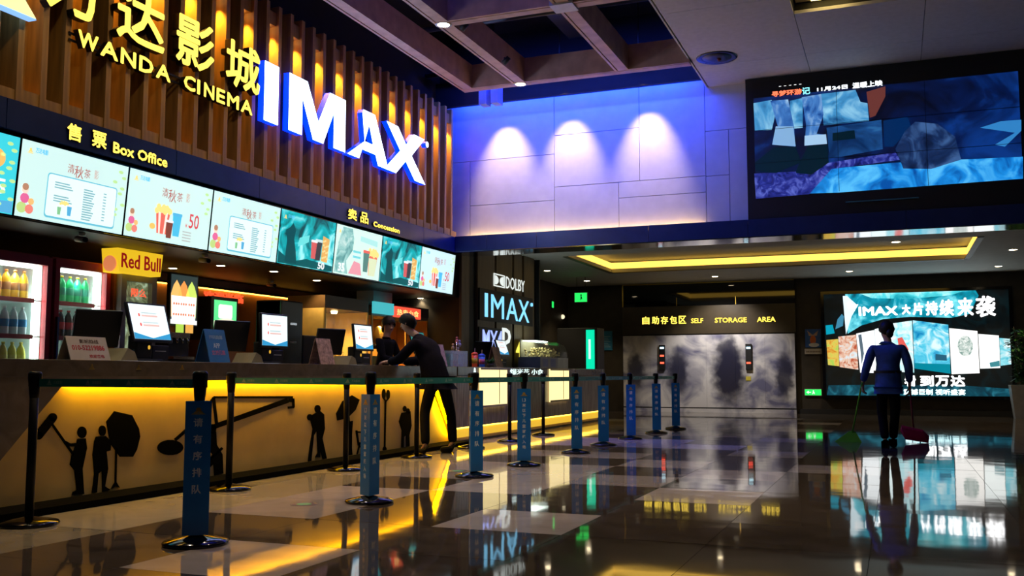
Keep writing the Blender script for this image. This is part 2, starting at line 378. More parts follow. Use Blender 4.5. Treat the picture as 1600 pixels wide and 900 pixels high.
# ---- timber lattice under the open ceiling
la = thing('ceiling_lattice', 'timber lattice of long beams hung under the dark open ceiling', 'ceiling grid', (0, 0, 5.25))
def beam(x0, x1, y0, y1):
    b = B(); b.box(x0, x1, y0, y1, .03, .36)
    w = .035                                 # two flanges leave a groove along the underside
    if x1 - x0 < y1 - y0: b.box(x0, x0 + w, y0, y1, 0, .03).box(x0 + w + .018, x1, y0, y1, 0, .03)
    else: b.box(x0, x1, y0, y0 + w, 0, .03).box(x0, x1, y0 + w + .018, y1, 0, .03)
    b.build('beam', M_beam, la)
for x in (-6.0, -5.15, -3.58): beam(x, x + .2, 1, 12.96)
beam(-6.0, -2.52, 12.96, 13.14)
for y in (10.32, 7.6, 4.9): beam(-4.95, -2.52, y, y + .18)
B().box(-3.62, -3.34, 10.28, 10.54, -.02, .37).build('joint_box', mat('joint_box', (.4, .4, .45), .4), la)
for hx, hy in ((-5.9, 10), (-5.06, 11), (-3.49, 11.6), (-3.49, 8)): B().box(hx, hx + .02, hy, hy + .02, .36, 1.35).build('hanger', M_black, la)
for p, n in (((-5.05, 13.05, 5.25), 'farther'), ((-5.05, 10.42, 5.25), 'nearer')):
    downlight(p, 0, 'bright downlight at the %s crossing of the timber lattice' % n, r=.075)
for (x, y, z), par in (((-5.05, 7.7, -.004), la), ((-5.05, 5.0, -.004), la), ((-2.0, 9.2, 5.296), cw), ((-2.0, 6.0, 5.296), cw), ((1.2, 8.6, 5.296), cw)): B().cyl((x, y, z), (x, y, z + .004), .075, n=20).build('fill_lamp_lens', M_dl, par)  # lenses for the added hall fill lamps, out of view
# wall washers
for i, (wx, e) in enumerate(WASH):
    t = thing('wall_washer', '%s black spot hung before the panelled blue wall' % ['left', 'middle', 'right'][i], 'spotlight', (wx, 13.80, 5.60))
    d = Vector((0, .58, -1.36)).normalized()
    B().cyl(-d * .18, d * .005, .05, .055, 16).build('can', M_black, t); B().cyl((0, 0, .1), (0, 0, 1.04), .012, .012, 8).build('stem', M_black, t)
# housings for the added track spots
for i, y in enumerate(ADDED_TRACK):
    t = thing('added_track_spot', '%s added track spot on the timber lattice facing the fins' % ['nearest', 'second', 'third', 'fourth', 'fifth', 'farthest'][i], 'spotlight', (-4.9, y, 5.25))
    d = Vector((-1.8, .1, -1.6)).normalized(); q0 = Vector((0, 0, -.03))
    B().cyl(q0 - d * .12, q0 - d * .012, .035, .04, 14).build('can', M_black, t); B().cyl((.02, 0, .06), (.02, 0, -.02), .012, n=8).build('stem', M_black, t)
# services in the void
M_duct = mat('duct', (.05, .05, .06), .4, .6)
t = thing('air_duct', 'long dark air duct running above the timber lattice', 'duct', (-4.3, 0, 6.2)); B().box(-.3, .3, 2, 14.0, 0, .4).build('duct_body', M_duct, t)
for k in range(8): B().box(-.32, .32, 3 + k * 1.4, 3.05 + k * 1.4, -.02, .4).build('flange', M_duct, t)
for i, (y, z) in enumerate([(13.6, 5.75), (12.1, 5.9), (9.4, 5.95)]):
    tag(B().cyl((-6.9, y, z), (-2.6, y, z), .04, .04, 10).build('ceiling_pipe', M_duct), ['thin pipe crossing the open ceiling closest to the panelled wall', 'thin pipe crossing above the farthest lattice bay', 'thin pipe crossing above the second lattice bay'][i], 'pipe')
t = thing('projector', 'small pair of box lamps hung in the dark corner above the panelled wall', 'stage light', (PY(752, 150, 13.45).x, 13.45, PY(752, 150, 13.45).z))
for dx in (0, .2): B().box(dx, dx + .12, -.1, .1, -.16, .12).build('lamp_box', mat('lampbox', (.25, .3, .6), .4), t)
B().box(-.05, .4, -.02, .02, .12, .16).box(.14, .18, -.02, .02, .16, 6.6 - PY(752, 150, 13.45).z).build('bracket', M_black, t)
# ================================================================== flat artwork helpers (local frame: x right, z up, front -y)
def ell(cx, cz, rx, rz=None, n=18):
    rz = rz or rx
    return [(cx + rx * math.cos(2 * math.pi * i / n), cz + rz * math.sin(2 * math.pi * i / n)) for i in range(n)]
def rrect(x0, x1, z0, z1, r=.02, n=4):
    p = []
    for cx, cz, a in ((x1 - r, z1 - r, 0), (x0 + r, z1 - r, 90), (x0 + r, z0 + r, 180), (x1 - r, z0 + r, 270)):
        for i in range(n + 1): t = R(a + 90 * i / n); p.append((cx + r * math.cos(t), cz + r * math.sin(t)))
    return p
def stroke(p0, p1, w):
    (a, b), (c, d) = p0, p1; l = math.hypot(c - a, d - b) or 1; nx, nz = -(d - b) / l * w / 2, (c - a) / l * w / 2
    return [(a + nx, b + nz), (a - nx, b - nz), (c - nx, d - nz), (c + nx, d + nz)]
def flat(name, poly, y, m, parent, d=.0012):
    return B().prism(poly, y - d, y).build(name, m, parent)
def sided(me, mf, ms):
    """front faces glow, returns are dark"""
    me.materials.clear(); me.materials.append(mf); me.materials.append(ms)
    for p in me.polygons: p.material_index = 0 if p.normal.y < -.7 else 1
    return me
def emblem(parent, x, z, s, m, y, d=.0012, name='emblem'):
    """little crown-like mark: three wings over a curved stroke"""
    b = B()
    for poly in ([(-.5, 0), (.5, 0), (.38, .1), (-.38, .1)], [(-.34, .13), (0, .62), (-.02, .16)], [(.34, .13), (.04, .62), (.02, .16)], ell(0, .5, .17, .2, 12)):
        b.prism([(x + px * s, z + pz * s) for px, pz in poly], y - d, y)
    o = b.build(name, m, parent); o['kind'] = 'stuff'
    return o

# ================================================================== LIT SIGNS ON THE FINS
M_yel = glow('yellow_sign_face', (1, .80, .13), 1.25)
M_ret = mat('sign_return', (.012, .010, .010), .4)
SX = -6.655
sg = thing('cinema_name_sign', 'large yellow lit Chinese characters over smaller English capitals on the timber fins', 'sign', (SX, 0, 0), 90)
for ch, a, b in (('万', 5.87, 6.47), ('达', 6.66, 7.29), ('影', 7.45, 8.03), ('城', 8.22, 8.82)):
    link('character', sided(boldmesh(ch, .012, w=b - a, h=.52, depth=.08, x=a, z=4.06, y=-.01), M_yel, M_ret), None, sg)
xs = [6.24, 6.50, 6.745, 6.98, 7.205, 7.60, 7.80, 7.905, 8.105, 8.28, 8.515]; ws = [.235, .215, .195, .19, .205, .175, .045, .165, .14, .20, .205]
for ch, a, w in zip('WANDACINEMA', xs, ws):
    link('letter', sided(boldmesh(ch, .007, w=w, h=.155, depth=.06, x=a, z=3.825, y=-.01), M_yel, M_ret), None, sg)
B().box(6.2, 8.75, -.012, .0, 3.87, 3.89).box(6.2, 8.75, -.012, 0, 3.93, 3.95).build('mounting_rail', M_ret, sg)
lg = thing('star_emblem_sign', 'pale yellow lit emblem with blue rim beside the first character', 'sign', (SX, 0, 0), 90)
P_ = [(4.75, 3.90), (5.76, 3.895), (5.63, 4.03), (5.80, 4.13), (5.55, 4.3), (5.35, 4.72), (5.1, 4.3), (4.75, 4.15), (4.9, 4.02)]
flat('emblem_face', P_, -.10, glow('emblem_face', (1, .88, .4), 1.15), lg, .01)
cx_, cz_ = 5.25, 4.15
flat('emblem_rim', [(cx_ + (a - cx_) * 1.03, cz_ + (b - cz_) * 1.03) for a, b in P_], -.01, glow('emblem_rim', (.25, .5, 1), 1.2), lg, .088)
# big white letters with blue glowing returns
M_imw = glow('white_sign_face', (.5, .64, 1), 8); M_imb = glow('blue_sign_return', (.0, .012, 1), 6)
im = thing('white_letter_sign', 'huge white lit four letter sign with blue glowing edges', 'sign', (SX, 0, 0), 90)
ZB, ZT = 3.825, 4.515; HH = ZT - ZB
def imx(name, x0, x1, poly):
    me = B().prism([(x0 + a * (x1 - x0), ZB + b * HH) for a, b in poly], -.09, -.01).mesh(name)
    link(name, sided(me, M_imw, M_imb), None, im)
imx('letter', 8.90, 9.17, [(0, 0), (1, 0), (1, 1), (0, 1)])
imx('letter', 9.38, 10.64, [(0, 0), (.22, 0), (.22, .66), (.41, 0), (.59, 0), (.78, .66), (.78, 0), (1, 0), (1, 1), (.70, 1), (.5, .36), (.30, 1), (0, 1)])
me = B()
x0, x1 = 10.70, 11.80
def q(a, b): return (x0 + a * (x1 - x0), ZB + b * HH)
me.prism([q(0, 0), q(.27, 0), q(.335, .2), q(.665, .2), q(.73, 0), q(1, 0), q(.64, 1), q(.36, 1), q(.335, .93), q(.5, .75), q(.60, .38), q(.395, .38)], -.09, -.01)
me.prism([q(.395, .38), q(.5, .75), q(.335, .93)], -.09, -.01)
link('letter', sided(me.mesh('letter'), M_imw, M_imb), None, im)
imx('letter', 11.68, 12.94, [(0, 0), (.27, 0), (.5, .335), (.73, 0), (1, 0), (.645, .51), (.97, 1), (.70, 1), (.505, .69), (.31, 1), (.04, 1), (.365, .51)])
link('trademark_dot', sided(B().prism(ell(13.0, 4.46, .045, .045, 16), -.09, -.01).mesh('trademark_dot'), M_imw, M_imb), None, im)
# small lit lettering on the fascia
def fascia_sign(label, chars, word):
    t = thing('fascia_sign', label, 'sign', (-6.62, 0, 0), 90)
    for ch, a, w in chars: link('character', sided(boldmesh(ch, .004, w=w, h=.15, depth=.02, x=a, z=2.98, y=0), M_yel, M_ret), None, t)
    wd, a, w, h = word
    link('lettering', sided(boldmesh(wd, .0045, w=w, h=h, depth=.02, x=a, z=2.975, y=0), M_yel, M_ret), None, t)
fascia_sign('small yellow lit ticket lettering on the dark fascia above the first menu screens', [('售', 6.18, .16), ('票', 6.46, .17)], ('Box Office', 6.71, .71, .105))
fascia_sign('small yellow lit snack lettering on the dark fascia above the far menu screens', [('卖', 10.80, .22), ('品', 11.11, .21)], ('Concession', 11.46, .75, .075))

# ================================================================== MENU SCREENS
C_bg = (.66, .93, .90)
def s_common(t, w, h, bg=C_bg):
    flat('screen_panel', [(.012, .012), (w - .012, .012), (w - .012, h - .012), (.012, h - .012)], -.001, bg if not isinstance(bg, tuple) else glow('menu_bg_%d' % int(bg[0] * 99), bg, 1.0), t)
    emblem(t, .10, h - .115, .065, ink((.95, .7, .2)), -.003, name='corner_mark')
    text('corner_lettering', '万达电影', ink((.1, .55, .85)), t, w=.13, h=.045, x=.15, z=h - .10, y=-.003, bold=.02, depth=.001)
def leaves(t, w, h, n=9):
    b = B()
    for i in range(n): b.prism(ell(w - .10 + .06 * math.sin(i * 2.3), h - .08 - i * .05, .03, .016, 8), -.0042, -.003)
    o = b.build('leaf_print', ink((.55, .85, .35)), t); o['kind'] = 'stuff'
def title(t, x, z, s=1, c=(.45, .12, .10)):
    text('title_lettering', '清', ink(c), t, w=.07 * s, h=.08 * s, x=x, z=z, y=-.003, depth=.001)
    text('title_lettering', '秋', ink(c), t, w=.10 * s, h=.11 * s, x=x + .075 * s, z=z - .03 * s, y=-.003, depth=.001)
    text('title_lettering', '茶', ink(c), t, w=.07 * s, h=.08 * s, x=x + .185 * s, z=z - .01 * s, y=-.003, depth=.001)
    text('title_lettering', '影', ink((.6, .35, .3)), t, w=.05 * s, h=.08 * s, x=x + .30 * s, z=z, y=-.003, depth=.001)
def bucket(t, x, z, s, striped=True):
    flat('popcorn_bucket', [(x - .05 * s, z), (x + .05 * s, z), (x + .075 * s, z + .16 * s), (x - .075 * s, z + .16 * s)], -.003, ink((.85, .16, .12)), t)
    if striped:
        for k in (-1, 1): flat('bucket_stripe', [(x + k * .026 * s - .008 * s, z), (x + k * .026 * s + .008 * s, z), (x + k * .038 * s + .012 * s, z + .16 * s), (x + k * .038 * s - .012 * s, z + .16 * s)], -.0045, ink((.95, .85, .75)), t)
    b = B()
    for i in range(9): b.prism(ell(x + (-.07 + .0175 * i) * s, z + (.17 + .035 * math.sin(i * 1.9) ** 2) * s, .024 * s, None, 8), -.0058 - .0002 * i, -.0045)
    o = b.build('popcorn_print', ink((.98, .80, .25)), t); o['kind'] = 'stuff'
def cup(t, x, z, s, c, lid=(.9, .9, .9)):
    flat('drink_cup', [(x - .03 * s, z), (x + .03 * s, z), (x + .042 * s, z + .14 * s), (x - .042 * s, z + .14 * s)], -.006, ink(c), t)
    flat('cup_lid', rrect(x - .046 * s, x + .046 * s, z + .135 * s, z + .155 * s, .006 * s), -.0072, ink(lid), t)
def sprite(t, x, z, s):
    """little heap of coloured fruit in the lower corner"""
    for i, (dx, dz, r, c) in enumerate([(0, .04, .05, (.55, .75, .25)), (.075, .035, .042, (.90, .25, .2)), (.02, .12, .045, (.80, .15, .35)), (.085, .10, .03, (.95, .55, .2)), (.015, .19, .035, (.93, .75, .6)), (.015, .215, .032, (.5, .25, .15))]):
        flat('fruit_print', ell(x + dx * s, z + dz * s, r * s, r * s * .95, 12), -.003 - .0013 * i, ink(c), t)
def s_list(t, w, h):
    s_common(t, w, h); title(t, .50, h - .20); leaves(t, w, h); sprite(t, .07, .05, 1)
    flat('card_edge', rrect(.30, w - .12, .045, h - .235, .03), -.002, ink((.15, .55, .7)), t); flat('card', rrect(.31, w - .13, .062, h - .245, .026), -.0034, ink((.80, .98, .97), 1.05), t)
    b = B()
    for i in range(6): b.prism([(.38, h - .30 - i * .022 - (.05 if i > 2 else 0)), (.38 + .16 + .02 * (i % 3), h - .30 - i * .022 - (.05 if i > 2 else 0)), (.38 + .16 + .02 * (i % 3), h - .311 - i * .022 - (.05 if i > 2 else 0)), (.38, h - .311 - i * .022 - (.05 if i > 2 else 0))], -.006, -.0048)
    for i in range(13): b.prism([(.70, h - .31 - i * .022), (.70 + .10 + .03 * (i * 7 % 4) / 3, h - .31 - i * .022), (.70 + .10 + .03 * (i * 7 % 4) / 3, h - .322 - i * .022), (.70, h - .322 - i * .022)], -.006, -.0048)
    for i in range(10): b.prism([(.93, h - .31 - i * .027), (.965, h - .31 - i * .027), (.965, h - .32 - i * .027), (.93, h - .32 - i * .027)], -.006, -.0048)
    o = b.build('menu_lines', ink((.25, .5, .55)), t); o['kind'] = 'stuff'
    bucket(t, .50, .09, .55, False); cup(t, .56, .09, .6, (.1, .45, .75)); cup(t, .45, .085, .5, (.25, .6, .3))
def s_combo(t, w, h, num='50'):
    s_common(t, w, h); title(t, .46, h - .21, 1.15); leaves(t, w, h, 5); sprite(t, .07, .06, .9)
    flat('snack_tray', ell(.37, .15, .04, .03), -.003, ink((.95, .6, .15)), t)
    bucket(t, .50, .09, 1.3); cup(t, .60, .06, 1.15, (.22, .06, .04)); cup(t, .70, .09, 1.5, (.08, .55, .85), (.1, .5, .8))
    text('price', num, ink((.70, .08, .10)), t, w=.15, h=.15, x=.88, z=.20, y=-.003, bold=.01, depth=.001)
    text('price_mark', '¥', ink((.70, .08, .10)), t, w=.03, h=.04, x=.83, z=.20, y=-.003, depth=.001)
    b = B()
    for i in range(4): b.prism([(.80, .16 - i * .03), (.93, .16 - i * .03), (.93, .148 - i * .03), (.80, .148 - i * .03)], -.0042, -.003)
    o = b.build('menu_lines', ink((.5, .5, .5)), t); o['kind'] = 'stuff'
def mist(name, c1, c2, c3, scale=3, es=1, dist=1.5):
    if name in MATS: return MATS[name]
    m = bpy.data.materials.new(name); m.use_nodes = True; nt = m.node_tree; b = nt.nodes['Principled BSDF']; L = nt.links.new
    tc = nt.nodes.new('ShaderNodeTexCoord'); nz = nt.nodes.new('ShaderNodeTexNoise'); nz.inputs['Scale'].default_value = scale; nz.inputs['Detail'].default_value = 5; nz.inputs['Distortion'].default_value = dist
    L(tc.outputs['Object'], nz.inputs['Vector']); rp = nt.nodes.new('ShaderNodeValToRGB'); e = rp.color_ramp.elements
    e[0].position, e[1].position = .32, .68; e[0].color = (*c1, 1); e[1].color = (*c3, 1); k = e.new(.5); k.color = (*c2, 1)
    L(nz.outputs['Fac'], rp.inputs[0]); b.inputs['Base Color'].default_value = (.02, .02, .02, 1)
    if es: L(rp.outputs[0], b.inputs['Emission Color']); b.inputs['Emission Strength'].default_value = es
    else: L(rp.outputs[0], b.inputs['Base Color'])
    MATS[name] = m; return m
def s_teal(t, w, h):
    s_common(t, w, h, mist('teal_mist', (.0, .06, .07), (.0, .50, .55), (.40, 1, 1), 3.2, 1.1))
    flat('shadow_shape', [(.16, .04), (.40, .04), (.36, .2), (.31, .33), (.33, .44), (.27, .52), (.21, .46), (.13, .42), (.17, .3)], -.003, ink((.0, .07, .08)), t)
    flat('dark_edge', [(.02, .02), (w - .02, .02), (w - .02, .09), (.6, .12), (.3, .06), (.02, .16)], -.0025, ink((.0, .10, .11)), t)
    flat('lit_scroll', [(.40, .25), (.62, .33), (.63, .42), (.42, .36)], -.003, ink((.15, .75, .75)), t)
    flat('popcorn_tub', [(.92, .13), (1.06, .12), (1.08, .42), (.93, .45)], -.004, ink((.80, .45, .12)), t)
    b = B()
    for i in range(14): b.prism(ell(.95 + .035 * (i % 4), .17 + .07 * (i // 4) + .012 * (i % 3), .02, .014, 7), -.006, -.0052)
    o = b.build('popcorn_print', ink((.95, .70, .3)), t); o['kind'] = 'stuff'
    cup(t, .74, .14, 1.5, (.7, .12, .12)); cup(t, .84, .13, 1.7, (.05, .05, .06), (.6, .8, .8))
    text('price', '50', ink((.92, .98, .98)), t, w=.15, h=.09, x=.86, z=.025, y=-.006, bold=.03, depth=.001)
def s_face(t, w, h):
    s_common(t, w, h, (.70, .95, .86))
    flat('cloud_shape', [(.03, .03), (.36, .03), (.30, .2), (.44, .35), (.46, .5), (.40, h - .03), (.16, h - .03), (.08, .42)], -.003, mist('pale_mist', (.12, .38, .38), (.35, .70, .66), (.70, .93, .88), 6, .95), t)
    for i, z in enumerate((.26, .33)): flat('caption_bar', [(.46, z), (.66, z), (.66, z + .03), (.46, z + .03)], -.003, ink((.2, .7, .75)), t)
    flat('caption_bar', [(.62, .50), (1.08, .47), (1.08, .55), (.62, .57)], -.003, ink((.45, .85, .82)), t)
    flat('napkin', [(.38, .04), (.72, .04), (.66, .2), (.5, .22)], -.003, ink((.85, .35, .42)), t)
    bucket(t, .98, .06, 1.7, False); cup(t, .80, .10, 1.9, (.10, .25, .22), (.85, .15, .12))
    flat('bucket_wrap', [(.90, .06), (1.06, .06), (1.09, .30), (.87, .30)], -.0062, ink((.75, .85, .55)), t)
    text('price', '35', ink((.95, 1, 1)), t, w=.15, h=.11, x=.12, z=.05, y=-.006, bold=.03, depth=.001)
def s_cyan(t, w, h):
    s_common(t, w, h, (.05, .68, .80)); leaves(t, w, h, 11)
    flat('fruit_print', ell(w - .22, .45, .09, .08), -.003, ink((.95, .55, .15)), t)
    text('price', '35', ink((.95, 1, 1)), t, w=.24, h=.13, x=w - .34, z=.16, y=-.003, bold=.02, depth=.001)
    flat('wave', [(.02, .02), (w - .02, .02), (w - .02, .12), (.6, .09), (.02, .14)], -.003, ink((.1, .45, .75)), t)
SW, SH = 1.2115, .665; SY0 = PX(33, 218, -6.66).y
LBL = ['bright cyan menu screen cut off at the left edge of the row', 'pale menu screen with a price list card, first full screen on the left', 'pale menu screen with a large red 50 below the ticket lettering', 'pale menu screen with a price list card beside the first dark teal screen',
       'dark teal menu screen beside the price list, the nearer of the two teal ones', 'pale green menu screen with white 35 between the two dark teal screens', 'dark teal menu screen farther along, next to the last pale screen', 'pale menu screen with a red 50 at the far end of the row']
for k, fn in enumerate([s_cyan, s_list, s_combo, s_list, s_teal, s_face, s_teal, s_combo]):
    t = thing('menu_screen', LBL[k], 'menu screen', (-6.715, SY0 + (k - 1) * SW, 2.245), 90)
    t.rotation_euler = (R(5.2), 0, R(90))
    B().box(.003, SW - .003, 0, .05, 0, SH).build('housing', M_gloss, t)
    fn(t, SW, SH)

# ================================================================== SERVICE COUNTER
M_stone = marble('counter_stone', (.20, .155, .105), (.10, .075, .048), .18, 5, 0, .3)
M_vein = mat('veined_stone', (.26, .19, .125), .25, var=.45, scale=4, stretch=(9, 9, .8))
M_amberpanel = mat('amber_panel', (.66, .47, .15), .45, var=.08, scale=3)
M_strip = glow('counter_led', (1, .55, .0), 52)
M_sil = mat('silhouette_black', (.003, .003, .003), .9, spec=.03)
CX = -5.70; KC = 5.70 / 5.85
def refit(t):
    """bring outlines measured on the old front plane to this one"""
    for c in t.children_recursive:
        for v in c.data.vertices: v.co.x *= KC; v.co.z = max(0, CAMH + (v.co.z - CAMH) * KC)
ct = thing('service_counter', 'long stone ticket counter with amber lit front and black cut-out figures', 'counter', (CX, 0, 0), 90)
B().box(3.0, 12.37, .0, .62, 0, .92).build('carcass', M_black, ct).select_get()
B().rbox(3.0, 12.37, -.10, .68, .93, 1.06, .006).build('worktop', M_stone, ct)
B().prism([(3.0, 0), (4.57, 0), (5.50, .93), (3.0, .93)], -.10, .0).build('stone_end', M_stone, ct)
AMB = [(4.45, .0), (12.37, .0), (11.62, .925), (5.53, .925)]
flat('amber_panel', AMB, -.002, M_amberpanel, ct, .012)
B().prism([(5.53, .915), (11.62, .915), (11.62, .925), (5.53, .925)], -.075, -.045).build('led_strip', M_strip, ct)
B().box(3.0, 12.37, -.10, -.08, .895, .935).build('worktop_lip', M_stone, ct)
B().prism(stroke((11.63, .86), (12.28, .11), .012), -.085, -.06).build('led_strip', M_strip, ct)
for x, y in ((143, 573), (216, 574), (284, 574)):
    p = PX(x, y, -5.75); emblem(ct, p.y, p.z - .02, .06, mat('bronze_mark', (.55, .33, .06), .35, .6), -.101)
B().prism([(11.66, .925), (12.36, .0), (12.37, .0), (12.37, .925)], -.10, -.015).build('stone_wedge', M_vein, ct)
# cut-out figures traced on the amber panel (thin boards)
def cut(name, label, polys, org, sc=4):
    b = B(); yf = -.015
    for poly in polys:
        pts = [PX(org[0] + a / sc, org[1] + c / sc, -5.83) for a, c in poly]
        b.prism([(p.y, max(.03, p.z)) for p in pts], yf - .008, yf)
    o = b.build(name, M_sil, ct); lab(o, label); return o
o1, o2 = (0, 560), (350, 560)
cut('boom_operator_cutout', 'black figure holding a long boom microphone', [ell(513, 462, 28, 36), [(485, 505), (535, 500), (543, 560), (530, 620), (515, 690), (525, 848), (450, 852), (455, 835), (482, 822), (468, 700), (438, 665), (450, 600), (470, 552), (430, 550), (402, 535), (410, 515), (440, 532), (480, 528)],
    stroke((325, 410), (460, 602), 13), stroke((240, 482), (330, 370), 52), ell(240, 482, 26), ell(330, 368, 26)], o1)
cut('lighting_assistant_cutout', 'black figure beside the umbrella reflector', [ell(640, 452, 22, 33), [(600, 490), (660, 485), (695, 520), (690, 575), (665, 582), (675, 690), (655, 800), (692, 822), (640, 836), (638, 700), (615, 720), (605, 838), (575, 840), (590, 720), (580, 600), (590, 520)]], o1)
cut('reflector_cutout', 'black umbrella reflector on a stand', [[(665, 395), (715, 330), (825, 355), (868, 440), (875, 490), (855, 570), (830, 615), (750, 615), (690, 530)], stroke((727, 560), (722, 780), 10), [(692, 818), (722, 765), (748, 808), (722, 798)]], o1)
cut('camera_crane_cutout', 'black camera crane with long boom and operator', [ell(1065, 557, 80, 48), stroke((1095, 510), (1300, 330), 18), stroke((1290, 305), (1340, 243), 14), stroke((1338, 243), (1830, 243), 14), stroke((1335, 243), (1355, 415), 16), stroke((1300, 440), (1800, 262), 30),
    ell(1325, 440, 26, 30), [(1300, 460), (1350, 455), (1355, 540), (1390, 600), (1395, 720), (1340, 735), (1335, 660), (1300, 690), (1290, 670), (1330, 600), (1295, 560)], stroke((1300, 640), (1390, 560), 14), stroke((1805, 262), (1835, 262), 22), stroke((1832, 250), (1835, 305), 14), stroke((1838, 305), (1800, 308), 14)], o1)
cut('photographer_cutout', 'black figure of a photographer with a camera', [ell(585, 315, 18, 24), ell(537, 368, 17, 20), [(552, 352), (600, 328), (625, 350), (630, 440), (615, 500), (642, 632), (618, 642), (600, 560), (602, 618), (570, 618), (586, 590), (580, 450), (562, 480), (545, 640), (525, 645), (535, 560), (555, 440), (540, 385)]], o2)
cut('umbrella_pair_cutout', 'black figures under a tilted umbrella', [[(702, 345), (740, 268), (800, 230), (847, 258), (822, 322), (770, 375), (708, 388)], stroke((780, 360), (798, 612), 8), [(750, 400), (805, 390), (800, 470), (798, 612), (775, 612), (770, 480)]], o2)
cut('chair_cutout', 'black outline of a folding chair', [stroke((828, 450), (842, 545), 10), stroke((826, 460), (880, 462), 10), stroke((835, 530), (890, 530), 12), stroke((850, 530), (832, 612), 8), stroke((838, 535), (885, 610), 8)], o2)
cut('street_lamp_cutout', 'black street lamp with twin heads', [stroke((1010, 262), (1004, 590), 9), ell(999, 222, 11, 32), ell(1026, 226, 11, 30), stroke((999, 250), (1012, 268), 7), stroke((1026, 252), (1012, 268), 7), ell(1004, 570, 12, 20)], o2)
cut('dancing_pair_cutout', 'black figures of a standing couple', [ell(1130, 315, 11, 18), ell(1150, 330, 11, 18), [(1110, 340), (1165, 330), (1172, 420), (1158, 480), (1160, 572), (1140, 575), (1138, 480), (1125, 490), (1122, 575), (1108, 572), (1112, 450), (1094, 395)]], o2)

refit(ct)
B().box(3.0, 12.05, -.32, .0, 0, .05).build('plinth', mat('plinth_black', (.004, .004, .004), .95, spec=.02), ct)

# ---- snack counter beyond it
sc_ = thing('snack_counter', 'veined stone snack counter with two glowing display windows', 'counter', (CX, 0, 0), 90)
B().prism([(12.40, .20), (12.40, .93), (19.68, .93), (19.68, .20)], -.09, .6).build('stone_body', M_vein, sc_)
B().rbox(12.375, 19.72, -.11, .68, .935, 1.06, .006).build('worktop', M_stone, sc_)
B().box(12.45, 19.6, .0, .55, 0, .20).build('plinth', mat('plinth', (.6, .45, .2), .5), sc_)
B().box(12.45, 19.6, -.03, -.005, .175, .195).build('led_strip', glow('counter_led_low', (1, .6, .05), 8), sc_)
B().box(12.45, 19.6, -.02, 0, .05, .17).build('led_band', glow('led_band', (1, .60, .04), .75), sc_)
M_win = glow('display_window', (1, .80, .36), 1.35)
M_frame = mat('window_frame', (.45, .33, .15), .4)
for a, b in ((13.12, 14.17), (16.22, 17.27)):
    w = B().box(a, b, -.135, -.112, .46, 1.045).build('display_window', M_win, sc_)
    B().box(a + (b - a) * .68, a + (b - a) * .70, -.139, -.136, .5, 1.02).build('mullion', M_frame, w)
    for z0, z1 in ((.46, .49), (1.02, 1.045)): B().box(a, b, -.142, -.1355, z0, z1).build('frame_rail', M_frame, w)
text('lettering', '爆米花 小食', glow('snack_lettering', (.8, 1, .95), 1.2), sc_, w=1.55, h=.095, x=14.35, z=.945, y=-.112, bold=.0, depth=.006)
emblem(sc_, 12.95, .95, .14, MATS['snack_lettering'], -.112, .006)
refit(sc_)
B().box(12.10, 19.1, .0, .55, 0, .03).build('footing', M_black, sc_)
# ================================================================== QUEUE POSTS
M_bluesleeve = mat('blue_sleeve', (.012, .20, .58), .35, var=.06)
M_print = mat('sleeve_print', (.8, .85, .85), .5)
M_gold = mat('gold_print', (.55, .38, .06), .4)
M_belt = mat('teal_belt', (.008, .24, .20), .55, var=.08)
M_beltp = mat('belt_print', (.25, .45, .40), .6)
M_post = mat('post_black', (.005, .005, .006), .4, spec=.15)
M_base = mat('base_black', (.05, .05, .06), .12, 1)
me_base = B().lathe([(.178, 0), (.182, .012), (.175, .022), (.10, .038), (.045, .048), (.03, .052)], 32).mesh('base')
me_post = B().cyl((0, 0, .04), (0, 0, .88), .0275, n=18).mesh('post')
me_head = B().lathe([(.028, .80), (.032, .83), (.036, .88), (.043, .925), (.043, .955), (.034, .968), (.01, .97)], 18).box(-.043, .043, -.012, .012, .875, .955).mesh('belt_head')
SD = .142; RI = SD / (2 * math.sqrt(3))
tri = [(SD / math.sqrt(3) * math.cos(R(a)), SD / math.sqrt(3) * math.sin(R(a))) for a in (-150, -30, 90)]
b = B(); b.add([(x, y, z) for z in (.055, .80) for x, y in tri], [(0, 1, 4, 3), (1, 2, 5, 4), (2, 0, 3, 5), (3, 4, 5), (2, 1, 0)])
me_slv = b.mesh('sign_sleeve')
QT = '请有序排队'; QT2 = ['1.3', '米', '以', '下', '儿', '童', '谢', '绝', '入', '场']
def joined(parts):
    b = B()
    for me in parts:
        b.add([v.co[:] for v in me.vertices], [list(p.vertices) for p in me.polygons])
    return b
tA = joined([textmesh(c, w=.05, h=.05, depth=.001, bold=.02, x=-.025, z=.655 - i * .093, y=-RI - .0003) for i, c in enumerate(QT)])
tB = joined([textmesh(c, w=.036, h=.036, depth=.001, bold=.02, x=-.018, z=.665 - i * .054, y=-RI - .0003) for i, c in enumerate(QT2)])
def face_mesh(bb, rot, nm):
    c = B(); c.v = list(bb.v); c.f = [list(f) for f in bb.f]; c.sm = list(bb.sm); c.xf(Matrix.Rotation(R(rot), 4, 'Z')); return c.mesh(nm)
eb = B()
for poly in ([(-.5, 0), (.5, 0), (.38, .1), (-.38, .1)], [(-.34, .13), (0, .62), (-.02, .16)], [(.34, .13), (.04, .62), (.02, .16)], ell(0, .5, .17, .2, 12)):
    eb.prism([(px * .08, .725 + pz * .055) for px, pz in poly], -RI - .0013, -RI - .0003)
FM = [(face_mesh(tA, 0, 'lettering'), face_mesh(eb, 0, 'emblem')), (face_mesh(tB, 120, 'lettering'), face_mesh(eb, 120, 'emblem')), (face_mesh(tA, 240, 'lettering'), face_mesh(eb, 240, 'emblem'))]
